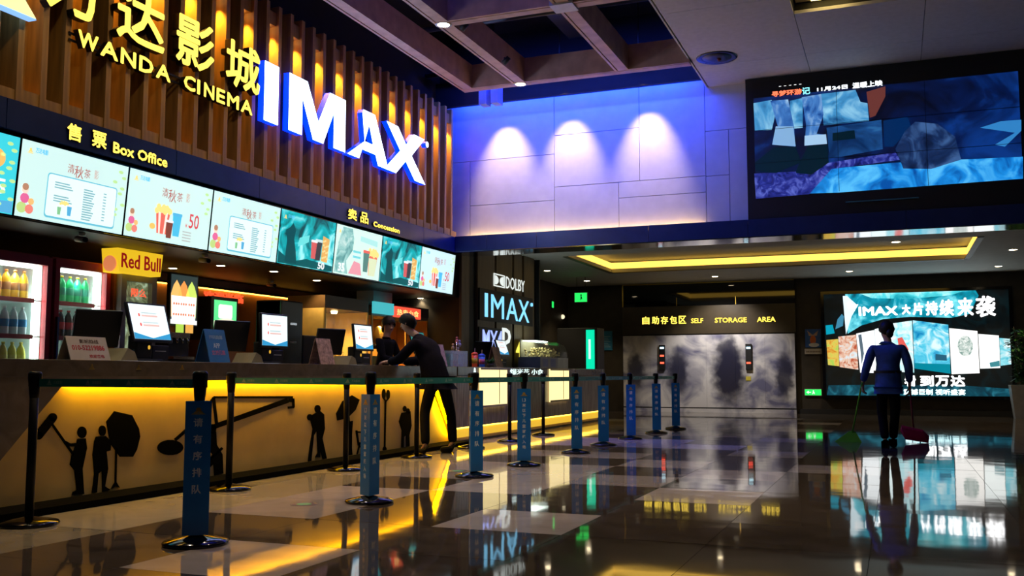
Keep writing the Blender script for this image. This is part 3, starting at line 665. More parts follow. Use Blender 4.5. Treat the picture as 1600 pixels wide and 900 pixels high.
def stanchion(x, y, label, sleeve=None, grp=None):
    t = thing('queue_post', label, 'queue post', (x, y, 0), 0, grp)
    link('base', me_base, M_base, t); link('post', me_post, M_post, t); link('belt_head', me_head, M_post, t)
    if sleeve is not None:
        s = link('sign_sleeve', me_slv, M_bluesleeve, t); s.rotation_euler = (0, 0, R(sleeve))
        for a, e in FM:
            link('lettering', a, M_print, s)['kind'] = 'stuff'; link('emblem', e, M_gold, s)['kind'] = 'stuff'
    return t
def belt(lbl, p, q):
    """retractable belt from post p to post q with printed marks"""
    p, q = Vector(p), Vector(q); d = q - p; L = d.length; u = d / L
    o = thing('queue_belt', lbl, 'queue belt', (p.x, p.y, 0), math.degrees(math.atan2(d.y, d.x)), 'teal queue belts')
    B().box(.044, L - .044, -.001, .001, .872, .922).build('webbing', M_belt, o)
    n = max(2, round(L / .36)); ps = []
    for i in range(n): ps.append(textmesh('万达影城', w=.085, h=.02, depth=.0006, bold=.01, x=(i + .5) * L / n, z=.89, y=-.0013))
    bb = joined(ps)
    for i in range(n):
        cx = (i + .5) * L / n - .04
        for poly in ([(-.5, 0), (.5, 0), (.38, .1), (-.38, .1)], [(-.34, .13), (0, .62), (-.02, .16)], [(.34, .13), (.04, .62), (.02, .16)]):
            bb.prism([(cx + a * .05, .885 + c * .05) for a, c in poly], -.0019, -.0013)
    bp = bb.build('belt_print', M_beltp, o); bp['kind'] = 'stuff'
BLK = [(-5.14, 4.64), (-5.16, 6.64), (-5.12, 8.40), (-5.14, 9.97), (-5.14, 11.5), (-5.13, 12.82), (-5.17, 14.34)]
BLU = [(-3.69, 4.47, 34), (-3.68, 6.38, -152), (-3.68, 8.31, 60), (-3.64, 9.5, -98), (-3.64, 11.25, 40), (-3.68, 12.58, 22), (-3.67, 13.97, 30), (-3.64, 15.5, 24), (-3.62, 16.89, 20)]
LB = ['plain black queue post at the left edge, nearest the camera', 'plain black queue post just right of the nearest blue sleeve', 'plain black queue post before the umbrella cut-out on the counter', 'plain black queue post beside the leaning customer', 'plain black queue post hidden behind the third blue sleeve', 'plain black queue post before the first glowing display window', 'plain black queue post before the second glowing display window']
LU = ['blue sleeved queue post nearest the camera', 'second nearest blue sleeved queue post, showing two lettered faces', 'blue sleeved queue post just right of the leaning customer', 'fourth blue sleeved queue post, with long lettering, before the display windows', 'fifth blue sleeved queue post counted from the camera', 'sixth blue sleeved queue post, at the far end of the snack counter', 'blue sleeved queue post before the left edge of the locker mural', 'second farthest blue sleeved queue post, before the locker mural', 'farthest blue sleeved queue post, at the end of the row']
kb = [stanchion(x, y, l, None, 'plain black queue posts') for (x, y), l in zip(BLK, LB)]
ku = [stanchion(x, y, l, r, 'blue sleeved queue posts') for (x, y, r), l in zip(BLU, LU)]
belt('teal queue belt from the leftmost black post to the nearest blue sleeve', BLK[0], BLU[0][:2])
belt('teal queue belt from the second black post to the second blue sleeve', BLK[1], BLU[1][:2])
NTH = ['second', 'third', 'fourth', 'fifth', 'sixth', 'seventh', 'eighth', 'ninth']
for i in range(1, 8): belt('teal queue belt between the %s and %s blue sleeves' % (NTH[i - 1], NTH[i]), BLU[i][:2], BLU[i + 1][:2])
# round blue and green discs on the floor
for (x, y), l in (((475, 788), 'small round blue and green floor disc left of the second blue sleeve'), ((716, 736), 'small round blue and green floor disc beside the third blue sleeve')):
    q = PZ(x, y); t = thing('floor_disc', l, 'floor marker', (q.x, q.y, 0))
    B().cyl((0, 0, .0005), (0, 0, .002), .10, n=24).build('ring', mat('disc_blue', (.02, .03, .12), .3), t); B().cyl((0, 0, .002), (0, 0, .003), .055, n=20).build('centre', mat('disc_green', (.05, .5, .3), .3), t)
# ================================================================== LOBBY BACK WALL
YB = 24.3
lk = thing('storage_lockers', 'bank of self storage lockers wrapped in a grey misty mural', 'lockers', (-6.56, YB, 0))
LW = 4.31
B().box(0, LW, 0, .055, 0, 1.96).build('locker_body', M_black, lk)
def mural():
    m = bpy.data.materials.new('misty_mural'); m.use_nodes = True; nt = m.node_tree; b = nt.nodes['Principled BSDF']; L = nt.links.new; N = nt.nodes.new
    tc = N('ShaderNodeTexCoord'); nz = N('ShaderNodeTexNoise'); nz.inputs['Scale'].default_value = 1.6; nz.inputs['Detail'].default_value = 6; nz.inputs['Distortion'].default_value = .8
    L(tc.outputs['Object'], nz.inputs['Vector']); rp = N('ShaderNodeValToRGB'); e = rp.color_ramp.elements
    e[0].position, e[1].position = .36, .60; e[0].color = (.16, .16, .27, 1); e[1].color = (.72, .70, .70, 1); L(nz.outputs['Fac'], rp.inputs[0])
    n2 = N('ShaderNodeTexNoise'); n2.inputs['Scale'].default_value = 5; n2.inputs['Detail'].default_value = 4; L(tc.outputs['Object'], n2.inputs['Vector'])
    wv = N('ShaderNodeMixRGB'); wv.blend_type = 'LINEAR_LIGHT'; wv.inputs[0].default_value = .16; L(tc.outputs['Object'], wv.inputs[1]); L(n2.outputs['Color'], wv.inputs[2])
    cur = rp.outputs[0]
    for cx, cz, rx, rz, k in [(.34, 1.05, .30, .62, .9), (1.42, 1.02, .34, .78, .9), (2.72, .98, .52, 1.0, 1), (4.05, .92, .27, .75, .9), (2.70, 1.55, .34, .42, .8)]:
        mp = N('ShaderNodeMapping'); mp.inputs['Location'].default_value = (-cx / rx, 0, -cz / rz); mp.inputs['Scale'].default_value = (1 / rx, 0, 1 / rz)
        L(wv.outputs[0], mp.inputs[0]); ln = N('ShaderNodeVectorMath'); ln.operation = 'LENGTH'; L(mp.outputs[0], ln.inputs[0])
        mr = N('ShaderNodeMapRange'); mr.interpolation_type = 'SMOOTHSTEP'; mr.inputs[1].default_value = .45; mr.inputs[2].default_value = 1.05; mr.inputs[3].default_value = k; mr.inputs[4].default_value = 0
        L(ln.outputs['Value'], mr.inputs[0]); mx = N('ShaderNodeMixRGB'); mx.inputs[2].default_value = (.022, .022, .05, 1); L(mr.outputs[0], mx.inputs[0]); L(cur, mx.inputs[1]); cur = mx.outputs[0]
    L(cur, b.inputs['Base Color']); b.inputs['Roughness'].default_value = .3
    return m
M_mural = mural()
for i in range(6): B().box(.01 + i * (LW - .02) / 6 + .0015, .01 + (i + 1) * (LW - .02) / 6 - .0015, -.02, 0, .13, 1.94).build('mural_door', M_mural, lk)
# every door shows its share of one continuous print: the doors keep the bank's own coordinates
B().box(.01, LW - .01, -.015, 0, .0, .10).build('plinth_board', M_mural, lk)
M_led_b = glow('led_blue', (.5, .85, 1), 3); M_led_r = glow('led_red', (1, .08, .04), 3)
for a, zs in ((-5.52, (1.62, 1.42, 1.24)), (-3.36, (1.60, 1.23))):
    t = thing('locker_terminal', 'black control unit with %s on the locker mural' % ('one blue and two red lights, left' if len(zs) > 2 else 'one blue and one red light, right'), 'control panel', (a, YB - .02, 0))
    B().rbox(-.075, .075, -.05, 0, 1.06, 1.70, .01).build('unit_body', M_black, t)
    for i, z in enumerate(zs): B().box(-.05, .05, -.054, -.05, z - .02, z + .025).build('status_light', M_led_b if i == 0 else M_led_r, t)
tag(B().box(-3.44, -3.32, YB - .03, YB - .021, .80, .90).build('yellow_sticker', mat('yellow_sticker', (.6, .5, .05), .5)), 'small yellow sticker on the locker mural below the right terminal', 'sticker')
bd = thing('storage_sign', 'dark sign board with yellow lit storage lettering above the lockers', 'sign', (-6.56, YB, 0))
B().box(0, LW + .02, -.03, .075, 1.97, 2.68).build('sign_board', mat('sign_board', (.05, .037, .02), .35), bd)
for ch, x in zip('自助存包区', (1005, 1020, 1034, 1048, 1062)):
    a = PY(x, 503, YB - .03).x + 6.56; link('character', sided(boldmesh(ch, .005, w=.19, h=.20, depth=.02, x=a - .02, z=2.23, y=-.03), M_yel, M_ret), None, bd)
for wd, x0, x1 in (('SELF', 1080, 1099), ('STORAGE', 1117, 1167), ('AREA', 1183, 1212)):
    a, c = PY(x0, 503, YB - .03).x + 6.56, PY(x1, 503, YB - .03).x + 6.56
    link('lettering', sided(boldmesh(wd, .004, w=c - a, h=.125, depth=.02, x=a, z=2.235, y=-.03), M_yel, M_ret), None, bd)
gp = thing('black_glass_panel', 'glossy black glass panel with a thin gold frame above the storage lettering', 'panel', (-6.56, YB, 0))
B().box(0, LW + .02, -.02, .075, 2.685, 3.27).build('glass', mat('black_glass', (.003, .003, .003), .03), gp)
M_goldf = mat('gold_frame', (.65, .45, .08), .3, .8)
for x0, x1, z0, z1 in ((0, LW, 3.245, 3.27), (0, .03, 2.69, 3.27), (1.42, 1.435, 2.69, 2.9), (2.9, 2.915, 2.69, 2.9)): B().box(x0, x1, -.03, -.0205, z0, z1).build('gold_strip', M_goldf, gp)

# ---- light box
lb_ = thing('light_box', 'wide glowing film advertisement light box on the lobby wall', 'light box', (-1.56, YB, .45))
BW, BH = 3.98, 2.42
B().box(-.07, BW + .07, 0, .075, -.07, BH + .07).build('casing', M_gloss, lb_)
for x0, x1, z0, z1 in ((-.07, BW + .07, -.07, 0), (-.07, BW + .07, BH, BH + .07), (-.07, 0, 0, BH), (BW, BW + .07, 0, BH)): B().box(x0, x1, -.03, 0, z0, z1).build('frame_bar', M_gloss, lb_)
def lq(pts): return [((a - 47) / 1360 * BW, (840 - c) / 760 * BH) for a, c in pts]
flat('backdrop', [(0, 0), (BW, 0), (BW, BH), (0, BH)], -.001, mist('lb_dark', (.0, .0015, .002), (.0, .003, .005), (.0, .010, .014), 2.5, .8), lb_)
flat('light_sky', lq([(215, 82), (1180, 82), (1200, 120), (1130, 250), (1000, 275), (700, 262), (500, 275), (330, 320), (225, 380)]), -.0025, mist('lb_sky', (.0, .04, .07), (.0, .30, .42), (.25, .90, 1), 1.7, 1.2), lb_)
flat('light_sky', lq([(330, 82), (1100, 82), (1000, 112), (700, 130), (420, 118)]), -.004, mist('lb_sky2', (.0, .35, .45), (.1, .75, .82), (.55, 1, 1), 2.2, 1.1), lb_)
flat('light_beam', lq([(196, 95), (228, 95), (310, 170), (260, 250), (212, 385)]), -.0055, ink((.75, .93, 1), 1.2), lb_)
flat('ribbon', lq([(225, 150), (250, 135), (265, 165), (315, 160), (300, 185), (240, 195)]), -.007, ink((1, 1, 1), 1.3), lb_)
flat('small_scene', lq([(55, 315), (110, 310), (125, 375), (58, 385)]), -.004, ink((.0, .35, .5)), lb_)
flat('small_scene', lq([(150, 270), (185, 230), (200, 250), (190, 320), (130, 345)]), -.004, ink((.05, .25, .4)), lb_)
PO = [([(58, 425), (150, 418), (152, 622), (65, 612)], mist('po1', (.75, .25, .02), (.8, .6, .1), (.35, .7, .1), 5, 1)), ([(152, 400), (290, 388), (298, 648), (155, 628)], mist('po2', (.5, .08, .03), (.85, .55, .4), (.7, .9, 1), 6, 1.05)),
      ([(290, 380), (430, 355), (432, 672), (312, 670)], ink((.92, .97, 1), 1.3)), ([(432, 350), (540, 318), (545, 662), (434, 670)], ink((.85, 1, 1), 1.3)), ([(540, 312), (712, 290), (715, 670), (546, 662)], mist('po4', (.1, .7, .8), (.6, .95, 1), (1, 1, 1), 4, 1.1)),
      ([(718, 288), (975, 325), (978, 678), (718, 640)], mist('po5', (.0, .22, .50), (.10, .62, .82), (.75, .97, 1), 3, 1.1)), ([(980, 350), (1180, 374), (1183, 674), (985, 682)], ink((1, .99, .96), 1.3)), ([(1185, 395), (1328, 408), (1328, 638), (1188, 642)], ink((.93, 1, 1), 1.3)), ([(1330, 425), (1405, 433), (1405, 612), (1332, 622)], mist('po8', (.05, .5, .65), (.3, .8, .9), (.9, 1, 1), 4, 1))]
for p, m in PO: flat('poster', lq(p), -.006, m, lb_)
flat('poster_print', lq([(305, 390), (330, 385), (345, 530), (325, 610), (318, 500)]), -.008, ink((.1, .15, .2)), lb_)
for p in ([(600, 420), (635, 410), (680, 500), (650, 560), (610, 500)],): flat('poster_print', lq(p), -.008, ink((.85, .12, .10)), lb_)
flat('poster_print', lq([(720, 600), (978, 610), (978, 678), (718, 640)]), -.008, ink((.0, .25, .35)), lb_)
flat('poster_print', lq(ell(1090, 480, 55, 75)), -.008, mist('po6p', (.12, .25, .22), (.55, .65, .6), (1, 1, .97), 9, 1.1), lb_)
flat('poster_print', lq([(1255, 600), (1325, 585), (1326, 625), (1260, 632)]), -.008, ink((.05, .25, .3)), lb_)
flat('poster_print', lq([(875, 535), (955, 545), (955, 585), (872, 580)]), -.009, ink((.02, .12, .2)), lb_)
flat('ground_band', lq([(65, 765), (380, 760), (1100, 765), (1405, 785), (1405, 838), (50, 838)]), -.004, mist('lb_band', (.0, .015, .03), (.0, .07, .11), (.02, .20, .28), 3, .9), lb_)
M_wht = glow('lightbox_lettering', (1, 1, 1), 1.7, False)
for ch, a, c, z0, z1 in (('IMAX', 315, 610, 248, 180), ('大', 640, 705, 245, 170), ('片', 720, 800, 250, 160), ('持', 815, 905, 255, 152), ('续', 915, 1020, 262, 142), ('来', 1045, 1160, 268, 132), ('袭', 1175, 1315, 275, 122)):
    (x0, zz0), (x1, zz1) = lq([(a, z0), (c, z1)]); link('lettering', boldmesh(ch, .012, w=x1 - x0, h=zz1 - zz0, depth=.006, x=x0, z=zz0, y=-.008), M_wht, lb_)
for ch, a, c in (('到', 755, 855), ('万', 865, 965), ('达', 975, 1078), ('看', 640, 725)):
    (x0, zz0), (x1, zz1) = lq([(a, 770), (c, 690)]); link('lettering', boldmesh(ch, .011, w=x1 - x0, h=zz1 - zz0, depth=.006, x=x0, z=zz0, y=-.010), M_wht, lb_)
(x0, zz0), (x1, zz1) = lq([(630, 832), (1078, 788)]); link('lettering', boldmesh('震撼巨制 视听盛宴', .005, w=x1 - x0, h=zz1 - zz0, depth=.004, x=x0, z=zz0, y=-.008), ink((.75, .97, 1), 1.2), lb_)

# ---- signs on the dark wall
def exit_sign(t, w, h, arrow):
    B().box(0, w, 0, .03, 0, h).build('sign_case', mat('sign_case', (.4, .4, .4), .4), t)
    flat('green_face', [(.012, .012), (w - .012, .012), (w - .012, h - .012), (.012, h - .012)], -.001, glow('exit_green', (.02, .85, .12), 1.3), t)
    b = B().prism(ell(w * .52, h * .72, h * .09, None, 10), -.004, -.0025)
    b.prism([(w * .46, h * .6), (w * .56, h * .62), (w * .6, h * .4), (w * .58, h * .2), (w * .53, h * .38), (w * .46, h * .2), (w * .43, h * .25), (w * .49, h * .45)], -.004, -.0025)
    o = b.build('running_figure', M_black if not arrow else ink((.9, 1, .9)), t); o['kind'] = 'stuff'
    if arrow: flat('arrow', [(w * .1, h * .5), (w * .25, h * .75), (w * .25, h * .58), (w * .38, h * .58), (w * .38, h * .42), (w * .25, h * .42), (w * .25, h * .25)], -.0025, ink((.9, 1, .9)), t)
t = thing('exit_sign', 'green exit sign hanging from the lobby ceiling beside the lockers', 'exit sign', (-7.13, 22.0, 2.67)); exit_sign(t, .33, .24, False)
for x in (.06, .27): B().cyl((x, .015, .24), (x, .015, ZL - 2.67), .006, n=8).build('hanger_rod', M_black, t)
t = thing('exit_sign', 'low green exit sign with an arrow on the dark wall beside the light box', 'exit sign', (-2.07, YB + .045, .44)); exit_sign(t, .40, .16, True)
t = thing('notice_board', 'small blue cartoon notice with a caption plate beside the lockers', 'notice', (-2.02, YB + .05, 1.48))
B().box(0, .37, 0, .02, .12, .56).build('picture_plate', mat('notice_blue', (.03, .12, .4), .4), t); B().box(-.02, .38, -.004, .02, -.04, .09).build('caption_plate', mat('caption_plate', (.45, .40, .33), .5), t)
flat('picture_print', ell(.18, .30, .07, .11), 0, mat('print_orange', (.7, .16, .04), .5), t); flat('picture_print', [(.05, .53), (.18, .42), (.31, .53), (.27, .40), (.09, .40)], 0, mat('print_tan', (.5, .33, .25), .5), t); flat('picture_print', ell(.2, .18, .12, .05), -.002, mat('print_white', (.7, .7, .7), .5), t)
b = B()
for i in range(9): b.box(.02 + i * .037, .045 + i * .037, -.0052, -.004, .0, .035)
o = b.build('caption_lettering', mat('caption_ink', (.12, .07, .04), .6), t); o['kind'] = 'stuff'
t = thing('blue_notice', 'blue notice poster on the dark wall left of the lockers', 'poster', (PY(935, 535, YB).x, YB + .055, 1.58)); B().box(0, .36, 0, .02, 0, .50).build('sheet', mat('notice_sheet', (.03, .20, .38), .4), t)
b = B()
for i in range(7): b.box(.05, .31 - .03 * (i % 3), -.0012, 0, .08 + i * .045, .095 + i * .045)
o = b.build('print', mat('notice_ink', (.25, .45, .55), .5), t); o['kind'] = 'stuff'
p = PX(862, 476, -8.08); t = thing('green_wall_sign', 'tiny round green lit sign high on the dark side wall', 'sign', (-8.08, p.y, p.z), 90)
B().cyl((0, 0, 0), (0, -.03, 0), .13, n=20).build('disc', mat('sign_dark', (.01, .03, .01), .4), t); flat('green_mark', rrect(-.07, .07, -.08, .08, .02), -.031, glow('exit_green', (.02, .85, .12), 1.3), t)
p = PX(878, 495, -8.08); tag(B().ball((-8.06, p.y, p.z), .06, 10).build('wall_lamp', glow('wall_lamp', (1, .85, .55), 1.2)), 'small round lamp on the dark side wall below the green sign', 'lamp')
vd = thing('drinks_cabinet', 'tall dark cabinet with a glowing green strip left of the lockers', 'vending machine', (-6.95, 21.2, 0))
B().rbox(-.35, .62, 0, .6, 0, 2.02, .02).build('cabinet_body', M_black, vd); B().box(.36, .56, -.012, 0, 1.0, 1.97).build('green_strip', glow('green_strip', (.0, .75, .42), 1.1), vd); B().box(.42, .47, -.016, -.013, 1.3, 1.75).build('lit_bar', ink((.6, 1, .85), 1.2), vd)
# lit logos on the pillar boards
def pillar_sign(label, x0, y0, x1, y1):
    return thing('pillar_sign', label, 'sign', (-6.735, 0, 0), 90)
t = pillar_sign('small white lit sound logo with two half circles, top of the board pillar', 0, 0, 0, 0)
M_w2 = glow('white_logo', (.92, 1, .96), .9); M_c2 = glow('cyan_logo', (.22, .65, 1), 1.3); M_y2 = glow('yellow_logo', (1, .85, .1), 1.2)
for xa, xb, za, zb in ((16.03, 16.06, 2.55, 2.785), (16.53, 16.56, 2.55, 2.785), (16.06, 16.53, 2.765, 2.785), (16.06, 16.53, 2.55, 2.57)): B().box(xa, xb, -.012, -.005, za, zb).build('logo_frame', M_w2, t)
hd = lambda c, s: [(c + s * .17 * math.sin(R(a)), 2.667 + .085 * math.cos(R(a))) for a in range(0, 181, 20)]
B().prism(hd(16.09, 1), -.012, -.005).build('half_disc', M_w2, t); B().prism(hd(16.50, -1), -.012, -.005).build('half_disc', M_w2, t)
text('lettering', 'DOLBY', M_w2, t, w=.98, h=.225, depth=.006, bold=.0, x=16.62, z=2.555, y=-.005)
t = pillar_sign('lit cyan four letter sign in a black tray in the middle of the board pillar', 0, 0, 0, 0)
B().box(15.35, 18.0, -.03, -.002, 1.90, 2.46).build('tray', M_black, t)
for ch, a, c in (('I', 15.57, 15.70), ('M', 15.86, 16.46), ('A', 16.58, 17.17), ('X', 17.20, 17.78)):
    text('letter', ch, M_c2, t, w=c - a, h=.42, depth=.008, bold=.0, x=a, z=1.965, y=-.03)
flat('trademark_dot', ell(17.9, 2.33, .035), -.03, M_c2, t, .03)
t = pillar_sign('lit violet, white and yellow film format letters low on the board pillar', 0, 0, 0, 0)
B().box(15.35, 16.4, -.02, -.002, 1.38, 1.78).build('tray', M_black, t)
text('lettering', 'MX4', glow('violet_logo', (.35, .45, 1), 1.3), t, w=.9, h=.31, depth=.008, bold=.01, x=15.5, z=1.43, y=-.02)
text('lettering', 'D', M_w2, t, w=.42, h=.31, depth=.008, bold=.04, x=16.45, z=1.50, y=-.002); text('lettering', '4D', M_y2, t, w=.75, h=.34, depth=.008, bold=.02, x=17.15, z=1.26, y=-.002)

# ================================================================== VIDEO WALL over the portal
vw = thing('video_wall', 'large video wall showing a blue film still over the portal', 'video wall', (-1.93, 14.2, 3.2))
B().box(0, 5.2, .0, .195, 0, 2.09).build('black_surround', M_black, vw)
def vq(pts):
    r = []
    for a, c in pts:
        p = PY(1150 + a / 3.2133, 80 + c / 3.2133, 14.2); r.append((p.x + 1.93, p.z - 3.2))
    return r
x0, x1, z0, z1 = .112, 3.585, .325, 1.80
for i in range(3):
    for j in range(3):
        a, c = x0 + i * (x1 - x0) / 3, z0 + j * (z1 - z0) / 3
        B().box(a + .003, a + (x1 - x0) / 3 - .003, -.004, 0, c + .003, c + (z1 - z0) / 3 - .003).build('screen_tile', mist('vw_bg', (.0, .001, .010), (.0, .007, .06), (.002, .035, .22), 1.3, 1.0), vw)
def art(name, pts, col, y, es=1.0): flat(name, vq(pts), y, col if not isinstance(col, tuple) else ink(col, es), vw)
M_vf = mist('vw_floor', (.0, .08, .38), (.01, .28, .80), (.10, .55, 1), 3, 1.0); M_vp = mist('vw_carpet', (.003, .006, .09), (.02, .03, .30), (.12, .16, .65), 7, .9); M_vc = mist('vw_crate', (.0, .05, .20), (.06, .32, .65), (.35, .72, .95), 2, .95)
art('letterbox_top', [(84, 235), (84, 160), (740, 90), (752, 165)], (.0, .0, .0), -.0045)
art('picture_floor', [(370, 715), (480, 590), (800, 560), (1440, 530), (1441, 640), (515, 710)], M_vf, -.0045)
art('picture_floor', [(92, 615), (300, 605), (470, 560), (800, 508), (830, 545), (480, 592), (368, 718), (100, 742)], M_vp, -.006)
art('picture_crate', [(88, 262), (180, 245), (195, 330), (180, 395), (95, 400)], M_vc, -.006)
art('picture_crate', [(270, 250), (335, 235), (335, 385), (280, 390)], M_vc, -.006)
art('picture_crate', [(428, 215), (600, 195), (625, 255), (660, 262), (668, 350), (440, 372)], M_vc, -.006)
art('picture_crate', [(455, 385), (730, 345), (737, 492), (530, 530), (470, 540)], mist('vw_crate2', (.0, .02, .10), (.01, .08, .28), (.04, .22, .5), 2, .9), -.007)
art('crate_slot', [(485, 412), (595, 397), (600, 440), (485, 452)], (.0, .01, .02), -.0085)
art('picture_box', [(655, 205), (750, 177), (750, 228), (700, 325), (672, 335)], (.14, .035, .03), -.007)
art('trouser_leg', [(172, 250), (262, 243), (292, 380), (298, 480), (183, 470), (212, 385)], mist('vw_denim', (.005, .06, .30), (.06, .22, .60), (.35, .58, .85), 3, .95), -.0085)
art('trouser_leg', [(330, 232), (428, 216), (440, 320), (405, 415), (452, 420), (456, 466), (345, 474), (352, 370)], MATS['vw_denim'], -.0085)
art('trouser_cuff', [(200, 378), (288, 378), (300, 478), (182, 470)], (.22, .42, .65), -.010); art('trouser_cuff', [(345, 425), (452, 418), (457, 466), (344, 475)], (.36, .58, .80), -.010)
art('boot', [(190, 485), (300, 480), (328, 560), (200, 612), (100, 602), (95, 560)], (.002, .007, .012), -.0115); art('boot', [(362, 475), (460, 470), (466, 560), (380, 620), (300, 612), (312, 578)], (.003, .010, .016), -.0115)
art('dark_sack', [(800, 490), (850, 400), (900, 355), (1010, 365), (1100, 430), (1130, 545), (980, 592), (840, 590)], mist('vw_sack', (.0, .004, .025), (.008, .03, .12), (.05, .13, .34), 3, .9), -.0085)
art('light_patch', [(1225, 385), (1330, 352), (1432, 345), (1432, 400), (1350, 480), (1300, 470), (1400, 410)], (.03, .22, .55), -.007)
art('dark_patch', [(740, 350), (860, 330), (880, 380), (790, 480), (745, 480)], (.0, .02, .10), -.0065)
for i in (1, 2):
    a = x0 + i * (x1 - x0) / 3; B().box(a - .003, a + .003, -.0142, -.0135, z0, z1).build('seam', M_black, vw)
    c = z0 + i * (z1 - z0) / 3; B().box(x0, x1, -.0142, -.0135, c - .003, c + .003).build('seam', M_black, vw)
def vtext(s, a0, b0, a1, b1, m, bold=.03):
    (u0, w0), (u1, w1) = vq([(a0, b0), (a1, b1)]); link('lettering', boldmesh(s, .003, w=u1 - u0, h=w1 - w0, depth=.002, x=u0, z=w0, y=-.0145), m, vw)
vtext('11月24日', 408, 205, 560, 168, ink((.9, .95, 1), 1.2)); vtext('温暖上映', 585, 190, 735, 145, ink((.9, .95, 1), 1.2))
vtext('寻梦环游', 180, 232, 330, 188, ink((1, .25, .12), 1.1), .04); vtext('记', 332, 220, 372, 180, ink((.3, .8, .9), 1.1), .03); vtext('·····', 215, 180, 330, 165, ink((.8, .8, .8)), .03)
B().box(1.35, 2.3, -.02, 0, .16, .175).build('status_bar', mat('status_bar', (.05, .2, .25), .3), vw)
# ================================================================== BACK BAR
M_red = mat('fridge_red', (.5, .010, .02), .3); M_chrome = mat('chrome', (.6, .6, .62), .15, 1); M_wshelf = mat('shelf_white', (.75, .8, .78), .4)
M_lin = mat('fridge_lining', (.72, .85, .80), .5)
M_glass = mat('clear_glass', (.9, 1, .97), .02, alpha=.10, var=.02)
def fridge(y0, label):
    w, h = .70, 2.08
    t = thing('drinks_fridge', label, 'fridge', (-7.5, y0, 0), 90)
    B().box(0, .05, .02, .62, .0, h).box(w - .05, w, .02, .62, 0, h).box(.05, w - .05, .58, .62, 0, h).box(.05, w - .05, .02, .62, h - .06, h).box(.05, w - .05, .02, .62, 0, .55).build('cabinet', M_red, t)
    B().box(.05, w - .05, .56, .58, .55, h - .06).box(.05, .055, .04, .56, .55, h - .06).box(w - .055, w - .05, .04, .56, .55, h - .06).build('lining', M_lin, t)
    d = B().box(0, .055, -.03, .02, .5, h - .02).box(w - .055, w, -.03, .02, .5, h - .02).box(.055, w - .055, -.03, .02, h - .10, h - .02).box(.055, w - .055, -.03, .02, .5, .58).build('door', M_red, t)
    B().box(.055, w - .055, -.012, -.006, .58, h - .10).build('pane', M_glass, d)
    B().box(.012, .035, -.065, -.03, 1.0, 1.5).build('handle', M_chrome, d)
    B().box(w - .13, w - .075, .05, .075, .6, h - .13).build('light_tube', glow('fridge_tube', (.80, 1, .93), 6), t)
    B().box(.07, w - .09, .05, .10, h - .13, h - .10).build('light_tube', glow('fridge_tube', (.80, 1, .93), 6), t)
    for z in (1.65, 1.31, .98):
        s = B().box(.06, w - .06, .04, .54, z - .012, z).build('shelf', M_wshelf, t); B().box(.06, w - .14, .03, .04, z - .03, z + .012).build('price_rail', mat('rail_red', (.35, .02, .02), .4), s)
    return t
fridge(6.19, 'red drinks fridge at the far left with yellow and blue bottles'); fridge(6.93, 'red drinks fridge beside the yellow cooler with green and dark bottles')
def bottle_proto(body, cap, label, tall=.27):
    b = B().lathe([(.034, 0), (.041, .01), (.041, tall * .35), (.038, tall * .45), (.041, tall * .6), (.032, tall * .78), (.013, tall * .9), (.013, tall * .93)], 12).mesh('bottle_body'); b.materials.append(body)
    c = B().cyl((0, 0, tall * .93), (0, 0, tall), .016, n=10).mesh('cap'); c.materials.append(cap)
    l = B().lathe([(.0415, tall * .3), (.0425, tall * .31), (.0425, tall * .55), (.0415, tall * .56)], 12).mesh('wrap_label'); l.materials.append(label)
    return b, c, l
C = lambda n, c, r=.25: mat(n, c, r, var=.05)
KIND = {'orange': bottle_proto(C('b_orange', (.75, .42, .02)), C('c_orange', (.85, .3, .05)), C('l_brown', (.35, .14, .04))), 'blue': bottle_proto(C('b_clear', (.55, .68, .72)), C('c_white', (.8, .8, .8)), C('l_blue', (.02, .28, .60))),
        'yellow': bottle_proto(C('b_yellow', (.75, .70, .05)), C('c_yellow', (.8, .65, .1)), C('l_yellow', (.80, .75, .1))), 'green': bottle_proto(C('b_green', (.01, .38, .13)), C('c_gold', (.8, .6, .05)), C('l_green', (.02, .22, .14))), 'cola': bottle_proto(C('b_cola', (.03, .010, .008)), C('c_red', (.7, .03, .03)), C('l_red', (.6, .03, .04)))}
def bottles(kind, y0, z, label, n=5, dx=.098):
    b, c, l = KIND[kind]
    for i in range(n):
        t = thing('bottle', ['leftmost', 'second', 'middle', 'fourth', 'rightmost'][i] + ' ' + label, 'bottle', (-7.5 - .12, y0 + .12 + i * dx, z), 0, label.split(' on ')[0] + ' row')
        for me in (b, c, l): piece(me, t)
bottles('orange', 6.19, 1.651, 'orange juice bottle with brown label on the top shelf of the left fridge'); bottles('blue', 6.19, 1.311, 'clear water bottle with blue label on the middle shelf of the left fridge'); bottles('yellow', 6.19, .981, 'yellow juice bottle on the low shelf of the left fridge')
bottles('green', 6.93, 1.651, 'green soda bottle with yellow cap on the top shelf of the right fridge'); bottles('cola', 6.93, 1.311, 'dark cola bottle with red cap on the middle shelf of the right fridge')
spot((-7.6, 6.55, 1.96), (-7.7, 6.55, 1), 45, (.85, 1, .95), 120, .5, .1, 'fridge_lamp'); spot((-7.6, 7.28, 1.96), (-7.7, 7.28, 1), 45, (.85, 1, .95), 120, .5, .1, 'fridge_lamp')
